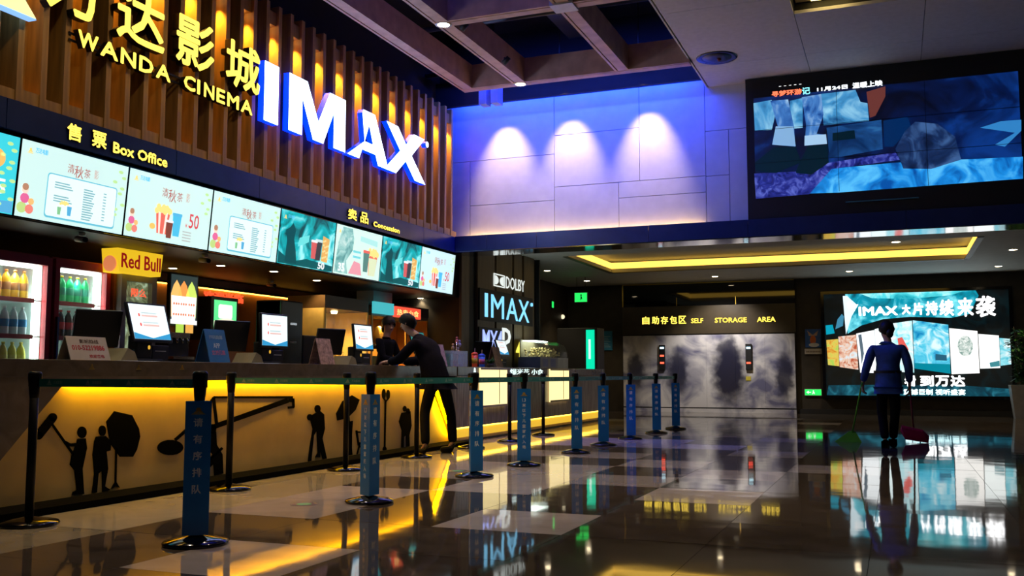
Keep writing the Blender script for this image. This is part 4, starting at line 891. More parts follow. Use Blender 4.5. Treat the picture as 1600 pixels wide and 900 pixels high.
# yellow topped cooler
ec = thing('energy_drink_cooler', 'grey cooler with a big yellow lit box header', 'fridge', (-7.4, 7.66, 0), 90)
M_hy = glow('header_yellow', (1, .62, .02), .85)
B().box(.0, .56, .05, .55, 0, 2.01).build('cabinet', mat('cooler_side', (.35, .10, .03), .4), ec)
B().box(.03, .10, -.02, .05, .9, 2.0).box(.47, .54, -.02, .05, .9, 2.0).box(.10, .47, -.02, .05, 1.92, 2.0).box(.03, .54, -.02, .05, .2, .9).build('door_frame', mat('cooler_grey', (.30, .28, .30), .35), ec)
B().box(.10, .47, .04, .05, .9, 1.92).build('lit_inside', mist('cooler_inside', (.02, .03, .01), (.25, .30, .15), (.55, .75, .5), 9, .8), ec); B().box(.10, .47, -.005, 0, .9, 1.92).build('pane', M_glass, ec)
text('window_lettering', '限么', glow('red_window', (1, .12, .05), 1.1), ec, w=.22, h=.09, depth=.002, bold=.02, x=.18, z=1.76, y=-.006)
h = B().add([(-.15, -.15, 1.985), (.44, -.15, 1.985), (.44, .06, 1.985), (-.15, .06, 1.985), (-.18, -.15, 2.225), (.47, -.15, 2.225), (.47, .06, 2.225), (-.18, .06, 2.225)], [(3, 2, 1, 0), (4, 5, 6, 7), (0, 1, 5, 4), (1, 2, 6, 5), (2, 3, 7, 6), (3, 0, 4, 7)]).build('header_box', M_hy, ec)
me = textmesh('Red Bull', w=.56, h=.15, depth=.004, bold=.015, x=-.125, z=2.03, y=-.151)
link('header_lettering', me, glow('header_red', (.32, .008, .008), .8, False), h)
B().cyl((-.158, -.045, 2.07), (-.178, -.045, 2.07), .08, n=20).build('round_print', glow('header_print', (1, .30, .12), .7, False), h)
# juice dispenser with lit poster
jd = thing('juice_dispenser', 'black juice dispenser with a lit poster of colourful cups on top', 'drink machine', (-7.5, 8.54, 0), 90)
B().box(0, .56, 0, .5, 0, 1.12).build('cabinet', M_black, jd); B().rbox(.02, .36, .02, .45, 1.12, 1.40, .01).build('machine_body', M_black, jd)
B().box(.03, .35, .0, .02, 1.36, 1.42).build('steel_top', M_chrome, jd)
for x in (.10, .19, .28): B().cyl((x, -.03, 1.30), (x, -.03, 1.36), .015, n=10).build('nozzle', M_chrome, jd)
B().box(.02, .36, -.06, .02, 1.12, 1.15).build('drip_tray', M_chrome, jd)
B().box(.06, .54, .06, .10, 1.50, 2.10).build('poster_case', M_black, jd); B().box(.2, .4, .07, .09, 1.40, 1.5).build('stem', M_black, jd)
flat('poster_panel', [(.08, 1.52), (.52, 1.52), (.52, 2.08), (.08, 2.08)], .059, ink((.03, .05, .05)), jd)
for x, c in ((.17, (1, .55, .15)), (.29, (1, .35, .08)), (.42, (.65, .85, .15))):
    flat('printed_drink', [(x - .08, 1.60), (x + .08, 1.60), (x + .09, 1.86), (x + .05, 1.96), (x, 2.02), (x - .05, 1.96), (x - .09, 1.86)], .057, ink(c, 1.1), jd); flat('printed_cup', [(x - .07, 1.56), (x + .07, 1.56), (x + .085, 1.84), (x - .085, 1.84)], .055, ink((.93, .93, .95), 1.1), jd)
    b = B()
    for i in range(6): b.prism(ell(x - .04 + .04 * (i % 3), 1.63 + .12 * (i // 3), .014, None, 8), .0525, .0535)
    o = b.build('cup_dots', ink((.9, .25, .1)), jd); o['kind'] = 'stuff'
flat('poster_foot', [(.08, 1.52), (.52, 1.52), (.52, 1.57), (.08, 1.57)], .053, ink((.95, .95, .95), 1.1), jd)
for x, c in ((.18, (.55, .85, .1)), (.34, (1, .5, .1))): B().rbox(x - .06, x + .06, .0, .012, 1.42, 1.515, .003).build('flavour_tag', ink(c, .9), jd)
# ice machine with green screen
im_ = thing('ice_cream_machine', 'drink machine with a glowing green and white screen', 'drink machine', (-7.5, 9.28, 0), 90)
B().box(0, .52, .0, .5, 0, 1.36).build('cabinet', mat('machine_orange', (.25, .09, .02), .4), im_); B().box(.0, .5, .03, .45, 1.36, 1.88).build('machine_head', M_black, im_)
flat('lit_screen', [(.05, 1.48), (.47, 1.48), (.47, 1.84), (.05, 1.84)], .029, ink((.12, .85, .30), 1.05), im_); flat('screen_card', rrect(.13, .39, 1.62, 1.79, .03), .027, ink((.95, 1, .92), 1.1), im_); flat('screen_band', [(.05, 1.48), (.47, 1.48), (.47, 1.60), (.3, 1.63), (.05, 1.59)], .0265, ink((1, .95, .7), 1.05), im_)
for i in range(4): flat('screen_print', ell(.10 + .10 * i, 1.54, .03, .02, 10), .025, ink([(.1, .4, .8), (.95, .75, .2), (.9, .5, .2), (.1, .5, .6)][i]), im_)
for i in range(4): B().rbox(.08 + .09 * i, .14 + .09 * i, .015, .03, 1.385, 1.44, .004).build('button', mat('button_tan', (.4, .25, .08), .4, emit=(1, .5, .1), es=.15), im_)
t = thing('red_led_sign', 'row of small red lit characters on the back bar wall', 'sign', (-8.7, 10.55, 1.96), 90); text('lettering', '欢迎光临', glow('red_led', (1, .10, .03), 1.2), t, w=.85, h=.13, depth=.02, bold=.02, x=0, z=0, y=0)
t = thing('amber_wall_strip', 'amber light strip along the top of the back bar wall', 'light strip', (-8.7, 8.9, 2.12), 90)
B().box(0, 4.2, -.05, 0, 0, .03).build('channel', M_black, t); B().box(.02, 4.18, -.045, -.01, -.012, 0).build('led', glow('amber_wall_led', (1, .5, .06), 7), t)
# coffee machine
cm = thing('coffee_machine', 'tall black coffee machine behind the middle ticket terminal', 'coffee machine', (-7.35, 10.45, 0), 90)
B().box(0, .95, 0, .5, 0, 1.02).build('cabinet', M_black, cm); B().rbox(.05, .55, .05, .45, 1.02, 1.92, .02).build('tall_body', mat('machine_black', (.012, .014, .016), .3), cm); B().rbox(.56, .93, .05, .45, 1.02, 1.48, .02).build('grinder', M_black, cm)
B().box(.05, .055, .06, .44, 1.05, 1.9).build('teal_side', mat('teal_side', (.02, .10, .10), .3), cm); B().box(.25, .4, .045, .05, 1.60, 1.63).build('badge', M_chrome, cm); B().box(.25, .4, .045, .05, 1.36, 1.385).build('badge', M_chrome, cm)
# popcorn cabinets
pc = thing('popcorn_cabinet', 'glass popcorn cabinet glowing warm yellow behind the third terminal', 'popcorn machine', (-7.4, 11.50, 0), 90)
M_pframe = mat('brass_frame', (.45, .30, .08), .35, .5); M_pin = mat('popcorn_inside', (.80, .55, .15), .5)
B().box(0, 1.2, 0, .6, 0, 1.0).build('base_cabinet', mat('popcorn_base', (.35, .16, .03), .4), pc); B().box(0, 1.2, .57, .6, 1.0, 1.88).box(0, .02, 0, .57, 1, 1.88).box(1.18, 1.2, 0, .57, 1, 1.88).build('lining', M_pin, pc)
for x in (0, 1.165): B().box(x, x + .035, -.02, .0, 1.0, 1.88).build('corner_post', M_pframe, pc)
B().box(0, 1.2, -.02, .6, 1.88, 2.06).build('hood', mat('hood_brown', (.10, .055, .02), .4), pc); B().box(.04, 1.16, -.012, -.008, 1.0, 1.88).build('pane', M_glass, pc)
random.seed(3)
b = B()
for i in range(420): b.ball((random.uniform(.04, 1.14), random.uniform(.05, .53), 1.02 + random.random() ** 2 * .26), random.uniform(.014, .024), 5)
o = b.build('popcorn', mat('popcorn', (.85, .66, .25), .7)); o.parent = pc; o['kind'] = 'stuff'
for x in (.35, .75): B().cyl((x, .3, 1.88), (x, .3, 1.845), .05, .04, 14).build('bulb', glow('warm_bulb', (1, .72, .3), 18), pc)
spot((-7.68, 12.05, 1.83), (-7.7, 12.05, 1), 60, (1, .68, .25), 150, .5, .08, 'popcorn_lamp')
p2 = thing('snack_warmer', 'warm lit snack warmer with a red and teal sign header', 'food warmer', (-7.4, 12.80, 0), 90)
B().box(0, 1.9, 0, .6, 0, 1.0).build('base_cabinet', mat('warmer_base', (.45, .20, .03), .4), p2); B().box(0, 1.9, .57, .6, 1.0, 1.85).box(1.88, 1.9, 0, .57, 1, 1.85).build('lining', mat('warmer_lining', (.8, .45, .12), .5), p2)
for x in (0, 1.1, 1.865): B().box(x, x + .035, -.02, 0, 1, 1.85).build('corner_post', M_pframe, p2)
B().box(0, 1.9, -.02, .6, 1.85, 1.90).build('hood', mat('hood_grey', (.25, .27, .27), .4), p2)
B().box(.0, .62, -.06, -.02, 1.88, 2.06).build('teal_header', glow('teal_header', (.08, .62, .68), .8), p2); B().box(.66, 1.55, -.06, -.02, 1.86, 2.03).build('red_header', glow('red_header', (1, .10, .05), 1.0), p2)
text('header_lettering', '热卖小食', glow('header_txt', (1, .80, .25), 1.3), p2, w=.75, h=.10, depth=.004, bold=.0, x=.72, z=1.89, y=-.061)
B().box(.25, .85, .1, .4, 2.06, 2.25).build('exhaust_duct', mat('duct_grey', (.30, .36, .36), .4), p2); B().box(1.0, 1.9, -.03, .6, 1.90, 2.06).build('grey_hood', mat('hood_grey2', (.12, .13, .13), .4), p2)
B().lathe([(.02, 1.72), (.05, 1.70), (.20, 1.45), (.21, 1.43)], 20, (.75, .28)).build('heat_lamp_shade', mat('brass_shade', (.75, .5, .15), .25, .9), p2); B().lathe([(.26, 1.36), (.27, 1.37), (.27, 1.40), (.2, 1.43)], 20, (.75, .28)).build('pan', M_black, p2)
for x, c in ((.5, (.1, .3, .6)), (.62, (.2, .2, .25)), (1.0, (.1, .35, .6)), (1.3, (.7, .3, .05))): B().box(x, x + .09, .1, .25, 1.0, 1.24).build('carton', mat('carton_%d' % int(x * 10), c, .5), p2)
spot((-7.65, 13.6, 1.80), (-7.6, 13.6, 1), 50, (1, .58, .15), 150, .5, .08, 'warmer_lamp')

# ================================================================== THINGS ON THE COUNTER
CT = CAMH + (1.06 - CAMH) * KC + .0005
M_scr = ink((.80, .95, .98), 1.15)
def pos(y, x, label, tilt, h0=1.25, w=.50, hh=.37):
    t = thing('ticket_terminal', label, 'terminal', (x, y, CT), 90)
    B().rbox(.02, .42, .06, .34, 0, .03, .008).build('foot_plate', M_black, t)
    B().prism([(-.12, 0), (.10, 0), (.05, .09), (-.03, .12)], .05, .3).build('beige_base', mat('beige_plastic', (.34, .29, .17), .5), t)
    B().rbox(.14, .34, .12, .22, .03, .24, .015).build('stand', M_black, t)
    m = B().rbox(0, w, -.03, .0, 0, hh, .012).build('customer_monitor', mat('monitor_black', (.008, .008, .01), .3), t)
    m.location = (0, .05, h0 - CT - .02); m.rotation_euler = (R(-tilt), 0, 0)
    s = flat('display', [(.025, .025), (w - .025, .025), (w - .025, hh - .02), (.025, hh - .02)], -.031, M_scr, m)
    flat('blue_footer', [(.025, .025), (w - .025, .025), (w - .025, .085), (w * .5, .035), (.025, .085)], -.0325, ink((.03, .32, .62)), m)
    for i, z in enumerate((.145, .235)):
        b = B().prism([(w * .32, z), (w * .72, z), (w * .72, z + .018), (w * .32, z + .018)], -.0337, -.0325); b.build('red_line', ink((.85, .55, .5)), m)
        B().prism([(w * .32, z + .03), (w * .70, z + .03), (w * .70, z + .042), (w * .32, z + .042)], -.0337, -.0325).build('grey_line', ink((.55, .68, .7)), m); flat('red_dot', ell(w * .26, z + .015, .012, .018, 10), -.0325, ink((.9, .15, .12)), m)
    k = B().rbox(-.30, .10, .0, .035, 0, .33, .012).build('staff_monitor', mat('monitor_back', (.012, .012, .016), .35), t); k.location = (-.02, .30, .13); k.rotation_euler = (R(16), 0, R(-24))
    p = B().rbox(.36, .58, .14, .32, .0, .16, .01).build('receipt_printer', M_black, t); B().box(.40, .54, .139, .1395, .10, .11).build('paper_slot', mat('paper', (.5, .5, .48), .6), p)
    B().prism(ell(.30, .135, .016, .02, 10), .1185, .1195).build('orange_mark', glow('orange_mark', (1, .55, .05), .8), t)
    return t
pos(6.58, -6.14, 'ticket terminal with lit white customer display beside the fridges', 17); pos(8.42, -6.16, 'ticket terminal with upright white display in the middle of the counter', 2); pos(10.33, -6.16, 'ticket terminal with white display in front of the cashier', 7, 1.26, .46, .34)
pos(15.25, -6.25, 'small ticket terminal with tilted pale display on the snack counter', 20, 1.28, .44, .30)
t = thing('teal_display', 'tilted teal display screen on the counter behind the customer', 'display', (-6.2, 12.15, CT), 90)
B().rbox(.1, .35, .1, .3, 0, .02, .006).build('foot_plate', M_black, t); B().rbox(.18, .26, .16, .2, .02, .3, .006).build('stand', M_black, t); m = B().rbox(0, .46, -.02, 0, 0, .34, .01).build('monitor', M_black, t); m.location = (0, .12, .18); m.rotation_euler = (R(-18), 0, 0)
flat('screen', [(.02, .02), (.44, .02), (.44, .32), (.02, .32)], -.021, mist('teal_screen', (.0, .22, .22), (.05, .48, .42), (.4, .75, .5), 6, .9), m)
def tent(y, x, w, h, label, lean, m, txt=(), rz=90):
    t = thing('counter_card', label, 'sign card', (x, y, CT), rz)
    p = B().box(0, w, -.006, 0, 0, h).build('front_board', m, t); p.rotation_euler = (R(-lean), 0, 0)
    q = B().box(0, w, 0, .006, 0, h * .98).build('back_board', m, t); q.location = (0, 2 * h * math.sin(R(lean)) , 0); q.rotation_euler = (R(lean), 0, 0)
    for s, z, ww, hh, c, x0 in txt: text('lettering', s, mat('ct_%d%d%d' % tuple(int(v * 99) for v in c), c, .6), p, w=ww, h=hh, depth=.001, bold=.02, x=x0, z=z, y=-.0065)
    return t
tent(5.82, -6.08, .42, .21, 'white tent card with red hotline lettering at the left end', 20, mat('card_white', (.50, .44, .36), .5), [('影城热线', .15, .20, .035, (.10, .06, .04), .13), ('010-52219886', .09, .34, .045, (.45, .02, .02), .04), ('欢迎来电', .025, .16, .03, (.4, .03, .03), .20)])
tent(7.52, -6.10, .30, .34, 'blue leaning card left of the middle terminal', 15, mat('card_blue', (.02, .16, .42), .4), [('扫码购票', .24, .2, .04, (.3, .45, .6), .05), ('立减优惠', .08, .2, .05, (.55, .15, .3), .05), ('APP', .15, .1, .05, (.5, .6, .7), .09)])
tent(9.52, -6.15, .30, .32, 'pink patterned card right of the middle terminal', 15, mat('card_pink', (.42, .27, .22), .5, var=.5, scale=30))
tent(12.72, -6.15, .18, .34, 'narrow pink card beside the teal display', 14, mat('card_rose', (.45, .30, .26), .5, var=.3, scale=20)); tent(14.78, -6.15, .30, .36, 'pink leaning card left of the tilted snack terminal', 14, mat('card_rose2', (.30, .17, .15), .5, var=.3, scale=20))
t = thing('acrylic_box', 'clear acrylic box with teal prints on the snack counter', 'box', (-6.15, 13.0, CT), 90)
for x0, x1, y0, y1 in ((0, .62, 0, .004), (0, .62, .2, .204), (0, .004, 0, .2), (.616, .62, 0, .2)): B().box(x0, x1, y0, y1, 0, .25).build('acrylic_side', mat('acrylic', (.35, .6, .58), .05, alpha=.35), t)
for i in range(3): B().box(.04 + i * .19, .19 + i * .19, .05, .14, .005, .2).build('printed_pack', mat('pack_%d' % i, [(.05, .28, .27), (.25, .10, .07), (.05, .22, .24)][i], .5, var=.5, scale=18), t)
def souvenir(y, label, c1, c2, h, r, x=-6.12):
    t = thing('souvenir_cup', label, 'cup', (x, y, CT), 90)
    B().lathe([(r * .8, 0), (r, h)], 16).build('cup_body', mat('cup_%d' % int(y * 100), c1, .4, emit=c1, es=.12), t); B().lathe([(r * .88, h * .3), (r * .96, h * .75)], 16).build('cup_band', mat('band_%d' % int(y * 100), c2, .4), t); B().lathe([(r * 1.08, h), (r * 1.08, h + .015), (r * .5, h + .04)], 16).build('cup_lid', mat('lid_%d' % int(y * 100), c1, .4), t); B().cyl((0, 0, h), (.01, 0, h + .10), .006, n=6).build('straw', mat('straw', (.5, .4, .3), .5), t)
souvenir(13.82, 'red and yellow souvenir cup on the snack counter', (.75, .08, .02), (.85, .5, .03), .20, .05); souvenir(14.10, 'blue souvenir cup on the snack counter', (.02, .10, .55), (.5, .1, .15), .18, .055)
t = thing('figurine_stand', 'tall stand of small collectable figures behind the souvenir cups', 'figurine', (-6.4, 13.75, CT), 90)
B().cyl((0, 0, 0), (0, 0, .02), .12, n=16).build('stand_base', M_black, t); B().cyl((0, 0, .02), (0, 0, .40), .01, n=8).build('stand_pole', M_chrome, t)
random.seed(11)
for i in range(7):
    a = i * 2.2; z = .08 + i * .055; c = [(.45, .3, .12), (.35, .35, .4), (.5, .15, .1), (.5, .45, .3)][i % 4]
    B().ball((.09 * math.cos(a), .05 * math.sin(a), z), .03, 8, (1, 1, 1.4)).ball((.09 * math.cos(a), .05 * math.sin(a), z + .055), .022, 8).build('figure', mat('fig_%d' % (i % 4), c, .5), t)
t = thing('small_plant', 'low green potted plant on the snack counter', 'plant', (-6.12, 14.45, CT))
B().lathe([(.05, 0), (.07, .07), (.066, .07), (.06, .06)], 14).build('pot', mat('pot_dark', (.05, .04, .03), .5), t)
b = B()
for i in range(46):
    a, e, l = random.uniform(0, 6.28), random.uniform(.2, 1.2), random.uniform(.08, .15); d = Vector((math.cos(a) * math.cos(e), math.sin(a) * math.cos(e), math.sin(e))); p = Vector((0, 0, .06)); s = d.cross(Vector((0, 0, 1))).normalized() * .014
    b.add([p, p + d * l * .5 + s, p + d * l, p + d * l * .5 - s], [(0, 1, 2, 3)])
o = b.build('foliage', mat('leaf_small', (.03, .14, .02), .5), t); o['kind'] = 'stuff'
dc = thing('popcorn_display', 'curved glass display case of popcorn at the end of the snack counter', 'display case', (-6.20, 17.05, CT), 90)
B().box(0, 1.65, 0, .45, 0, .22).build('case_base', mat('case_base', (.18, .19, .26), .35), dc)
for i in range(2): flat('base_print', rrect(.12 + i * .45, .42 + i * .45, .04, .19, .02), -.001, mat('case_print', (.08, .10, .38), .4), dc)
B().box(1.0, 1.64, -.004, 0, .0, .22).build('base_sheet', mat('case_sheet', (.45, .52, .52), .4), dc)
pr_ = [(0, .22), (-.0, .34), (.06, .46), (.16, .53), (.40, .54)]
b = B()
for (ya, za), (yb, zb) in zip(pr_[:-1], pr_[1:]): b.add([(0, ya, za), (1.6, ya, za), (1.6, yb, zb), (0, yb, zb)], [(0, 1, 2, 3)], True)
b.build('curved_glass', mat('case_glass', (.6, .75, .70), .05, alpha=.22), dc); B().box(0, 1.6, .40, .42, .22, .55).build('case_back', mat('case_back', (.35, .30, .18), .5), dc); B().box(.05, .75, .12, .38, .52, .535).build('case_lamp', glow('case_lamp', (.85, 1, .9), 5), dc)
b = B()
for i in range(160): b.ball((random.uniform(.05, 1.5), random.uniform(.1, .36), .24 + random.random() * .16), random.uniform(.02, .03), 5)
o = b.build('popcorn', MATS['popcorn'], dc); o['kind'] = 'stuff'
# small cameras under the soffit
for i, (x, y) in enumerate(((128, 372), (320, 405), (424, 444))):
    p = PZ(x, y, 2.20); t = thing('security_camera', 'small white security camera under the soffit %s' % ['above the fridges', 'right of the yellow cooler header', 'left of the nearer teal menu screen'][i], 'camera', (p.x, p.y, 2.25))
    B().cyl((0, 0, 0), (0, 0, -.03), .03, n=12).build('mount', M_wshelf, t); B().cyl((-.06, 0, -.055), (.08, -.04, -.075), .028, n=14).build('camera_body', mat('camera_white', (.5, .48, .45), .4), t); B().cyl((.08, -.04, -.075), (.092, -.043, -.077), .024, n=14).build('lens', M_gloss, t)
# ================================================================== PLANT at the right edge
t = thing('potted_tree', 'tall leafy potted tree in a white square pot at the right edge', 'plant', (2.56, 23.6, 0))
B().add([(-.2, -.2, 0), (.2, -.2, 0), (.2, .2, 0), (-.2, .2, 0), (-.27, -.27, .72), (.27, -.27, .72), (.27, .27, .72), (-.27, .27, .72)], [(3, 2, 1, 0), (4, 5, 6, 7), (0, 1, 5, 4), (1, 2, 6, 5), (2, 3, 7, 6), (3, 0, 4, 7)]).build('pot', mat('pot_white', (.6, .6, .58), .3), t)
random.seed(5)
b = B(); st = B()
for k in range(7):
    x, y = random.uniform(-.12, .12), random.uniform(-.12, .12); tx, ty, tz = x * 2.3, y * 2.3, random.uniform(1.5, 2.05); st.cyl((x * .4, y * .4, .7), (tx, ty, tz), .012, .006, 6)
    for i in range(60):
        f = random.uniform(.1, 1); p = Vector((x * .4, y * .4, .7)).lerp(Vector((tx, ty, tz)), f); a, e, l = random.uniform(0, 6.28), random.uniform(-.6, .8), random.uniform(.12, .22)
        d = Vector((math.cos(a) * math.cos(e), math.sin(a) * math.cos(e), math.sin(e))); s = d.cross(Vector((0, 0, 1))).normalized() * l * .22; up_ = Vector((0, 0, -.02))
        b.add([p, p + d * l * .45 + s, p + d * l + up_, p + d * l * .45 - s], [(0, 1, 2, 3)])
st.build('stem', mat('bark', (.08, .05, .03), .7), t)['kind'] = 'stuff'; o = b.build('foliage', mat('leaf_green', (.035, .13, .02), .45, var=.4), t); o['kind'] = 'stuff'
# ================================================================== PEOPLE
M_skin = mat('skin', (.48, .27, .19), .5, var=.06); M_hair = mat('hair_black', (.006, .005, .005), .5, spec=.2); M_navyc = mat('cloth_navy', (.004, .004, .009), .85, var=.2, scale=20, spec=.08)
M_trous = mat('cloth_black', (.004, .004, .005), .85, var=.2, scale=20, spec=.08); M_bluej = mat('cloth_blue', (.012, .055, .24), .75, var=.25, scale=12); M_shoe = mat('shoe_black', (.005, .005, .005), .6, spec=.08)
def skinned(name, J, bones, root, m, parent, sub=2):
    """J: joint -> (place, radius or (rx, ry)); one smooth surface grown round the joints"""
    ks = list(J); ix = {k: i for i, k in enumerate(ks)}
    me = bpy.data.meshes.new(name); me.from_pydata([J[k][0] for k in ks], [(ix[a], ix[b]) for a, b in bones], []); me.update()
    o = bpy.data.objects.new(name, me); COL.objects.link(o); o.parent = parent
    md = o.modifiers.new('skin', 'SKIN'); md.use_smooth_shade = True; md.branch_smoothing = .6
    if not me.skin_vertices: me.attributes.new('skin', 'FLOAT', 'POINT')
    sv = me.skin_vertices[0].data
    for k in ks:
        r = J[k][1]; sv[ix[k]].radius = r if isinstance(r, tuple) else (r, r); sv[ix[k]].use_root = (k == root)
    s = o.modifiers.new('smooth', 'SUBSURF'); s.levels = s.render_levels = sub
    me.materials.append(m)
    return o
def chain(*ks): return list(zip(ks[:-1], ks[1:]))
def hand(J, bones, s, wrist, palm, dirs, side, curl):
    """palm, four fingers of different lengths and a thumb from the side of the palm"""
    w, p = Vector(wrist), Vector(palm); f = (p - w).normalized(); sd = Vector(side).normalized(); cu = Vector(curl).normalized()
    J[s + 'palm'] = (tuple(p), (.036, .022)); bones.append((s + 'wrist', s + 'palm'))
    for i, (off, ln) in enumerate(((-.027, .062), (-.009, .074), (.009, .070), (.027, .056))):
        a = p + f * .045 + sd * off; b = a + (f * .75 + cu * .5) * ln * .55; c = b + (f * .2 + cu * .95) * ln * .5
        for n, q, r in (('a', a, .0105), ('b', b, .0095), ('c', c, .008)): J['%sf%d%s' % (s, i, n)] = (tuple(q), r)
        bones += [(s + 'palm', '%sf%da' % (s, i)), ('%sf%da' % (s, i), '%sf%db' % (s, i)), ('%sf%db' % (s, i), '%sf%dc' % (s, i))]
    a = p - f * .012 - sd * .034; b = a - sd * .022 + f * .03 + cu * .012; c = b + f * .028 + cu * .018
    for n, q, r in (('a', a, .013), ('b', b, .011), ('c', c, .009)): J['%st%s' % (s, n)] = (tuple(q), r)
    bones += [(s + 'palm', s + 'ta'), (s + 'ta', s + 'tb'), (s + 'tb', s + 'tc')]
def lerp(a, b, t): return tuple(Vector(a).lerp(Vector(b), t))
def person(label, base, P, face, up_, coat, hands, hair='short', coat_hem=.80, shoes=True, bulk=1.0, trousers=None):
    t = thing('person', label, 'person', base)
    rel = lambda q: (q[0] - base[0], q[1] - base[1], q[2])
    P = {k: rel(v) for k, v in P.items()}
    f = Vector(face).normalized(); u = Vector(up_).normalized(); sd = f.cross(u).normalized()
    hc = Vector(P['head'])
    # body: skin from head to feet in one surface
    J = {'pelvis': (P['pelvis'], .085), 'chest': (P['chest'], .075), 'neck0': (P['neck'], .052), 'neck1': (tuple(hc - u * .095 - f * .012), .05),
         'jaw': (tuple(hc - u * .045 + f * .018), (.068, .074)), 'brow': (tuple(hc + u * .03), (.078, .088)), 'crown': (tuple(hc + u * .085 - f * .008), (.06, .066))}
    bones = chain('pelvis', 'chest', 'neck0', 'neck1', 'jaw', 'brow', 'crown')
    for s in 'LR':
        sh, el, wr = P['sh' + s], P['el' + s], P['wr' + s]
        J.update({s + 'sh': (sh, .036), s + 'el': (el, .030), s + 'wrist': (wr, .024)}); bones += chain('chest', s + 'sh', s + 'el', s + 'wrist')
        J.update({s + 'hip': (P['hip' + s], .055), s + 'kn': (P['kn' + s], .052), s + 'an': (lerp(P['kn' + s], P['an' + s], .9), .026), s + 'toe': (tuple(Vector(P['an' + s]).lerp(Vector(P['to' + s]), .35) - Vector((0, 0, .0))), .016)}); bones += chain('pelvis', s + 'hip', s + 'kn', s + 'an', s + 'toe')
        pd = Vector(hands[s][0]); hand(J, bones, s, wr, tuple(Vector(wr) + pd.normalized() * .062), None, hands[s][1], hands[s][2])
    body = skinned('body', J, bones, 'pelvis', M_skin, t)
    # face on the head
    nz_ = hc + f * .085 - u * .012
    B().add([nz_ + u * .035 - f * .006, nz_ - u * .018 + f * .020, nz_ - u * .024 + sd * .016 - f * .004, nz_ - u * .024 - sd * .016 - f * .004], [(0, 1, 2), (0, 3, 1), (1, 3, 2)]).build('nose', M_skin, t)
    for s_ in (-1, 1):
        B().ball(tuple(hc + f * .078 + u * .018 + sd * .031 * s_), .010, 8).build('eye', mat('eye_dark', (.02, .015, .015), .2), t); B().ball(tuple(hc + sd * .079 * s_ - f * .008), .022, 8, (.6, .8, 1.3)).build('ear', M_skin, t)
    B().ball(tuple(hc + f * .078 - u * .058), .018, 8, (1, 1, .35)).build('mouth', mat('lips', (.35, .12, .10), .5), t)
    # hair cap: covers crown, back and sides
    H = B(); n = 14
    rows = [(.0, 1.0), (.35, .98), (.7, .9), (1.05, .8), (1.4, .6), (1.8, .4), (2.5, .15)]
    vs = []; m_ = 16
    Rm = Matrix((sd, f, u)).transposed()
    for j, (th, _) in enumerate(rows):
        for i in range(m_):
            ph = 2 * math.pi * i / m_; back = (1 - math.sin(ph)) / 2      # 1 at the back of the head
            th_ = th * (.5 + .5 * back ** .8) if th > .4 else th
            r = .104 + (.006 if j % 2 else 0)
            vs.append(tuple(hc + u * .018 - f * .006 + Rm @ Vector((r * .93 * math.sin(th_) * math.cos(ph), r * 1.08 * math.sin(th_) * math.sin(ph), r * 1.12 * math.cos(th_)))))
    fs = [(j * m_ + i, (j + 1) * m_ + i, (j + 1) * m_ + (i + 1) % m_, j * m_ + (i + 1) % m_) for j in range(len(rows) - 1) for i in range(m_)]
    H.add(vs, fs, True)
    if hair == 'tied': H.ball(tuple(hc - f * .10 - u * .05), .048, 10, (1, 1, 1.3))
    H.build('hair', M_hair, t)
    # clothes
    ch, pe, ne = Vector(P['chest']), Vector(P['pelvis']), Vector(P['neck']); mid = ch.lerp(pe, .5)
    ax = (ne - pe).normalized(); hem = pe + (Vector((0, 0, -1))) * max(0, pe.z - coat_hem)
    JC = {'hem': (tuple(hem), (.172 * min(bulk, 1.08), .135 * min(bulk, 1.05))), 'pe': (tuple(pe), (.165 * bulk, .13 * bulk)), 'mid': (tuple(mid), (.150 * bulk, .120 * bulk)), 'ch': (tuple(ch), (.165 * bulk, .125 * bulk)), 'col': (tuple(ch.lerp(ne, .72)), (.10 * bulk, .085 * bulk)), 'nk': (tuple(ne), .062)}
    bc = chain('hem', 'pe', 'mid', 'ch', 'col', 'nk')
    for s in 'LR':
        sh, el, wr = P['sh' + s], P['el' + s], P['wr' + s]
        JC.update({s + 'sh': (sh, .072 * bulk), s + 'ua': (lerp(sh, el, .5), .060 * bulk), s + 'el': (el, .054 * bulk), s + 'fa': (lerp(el, wr, .55), .047 * bulk), s + 'cu': (lerp(el, wr, .92), .042 * bulk)}); bc += chain('ch', s + 'sh', s + 'ua', s + 'el', s + 'fa', s + 'cu')
    skinned('jacket', JC, bc, 'pe', coat, t)
    JT = {'pe': (tuple(pe + Vector((0, 0, .02))), (.15, .115)), 'cr': (tuple(pe - Vector((0, 0, .06))), (.145, .115))}; bt = [('pe', 'cr')]
    for s in 'LR':
        hp, kn, an = P['hip' + s], P['kn' + s], P['an' + s]
        JT.update({s + 'th': (lerp(hp, kn, .22), .088), s + 'tm': (lerp(hp, kn, .6), .074), s + 'kn': (kn, .064), s + 'sn': (lerp(kn, an, .5), .060), s + 'an': (lerp(kn, an, .93), .056)}); bt += chain('cr', s + 'th', s + 'tm', s + 'kn', s + 'sn', s + 'an')
    skinned('trousers', JT, bt, 'pe', M_trous, t)
    for s in 'LR':
        an, to = Vector(P['an' + s]), Vector(P['to' + s]); d = (to - an); d.z = 0; d.normalize()
        heel = an - d * .045; heel.z = .045 + an.z - .09; tip = to.copy(); tip.z = max(.036, tip.z)
        q = {'a': (tuple(an + Vector((0, 0, -.01))), .056), 'h': (tuple(heel), (.052, .050)), 'm': (tuple((heel + tip) / 2), (.056, .050)), 't': (tuple(tip), (.052, .042))}
        skinned('shoe', q, [('h', 'm'), ('m', 't'), ('h', 'a')], 'h', M_shoe, t, 1)
    return t
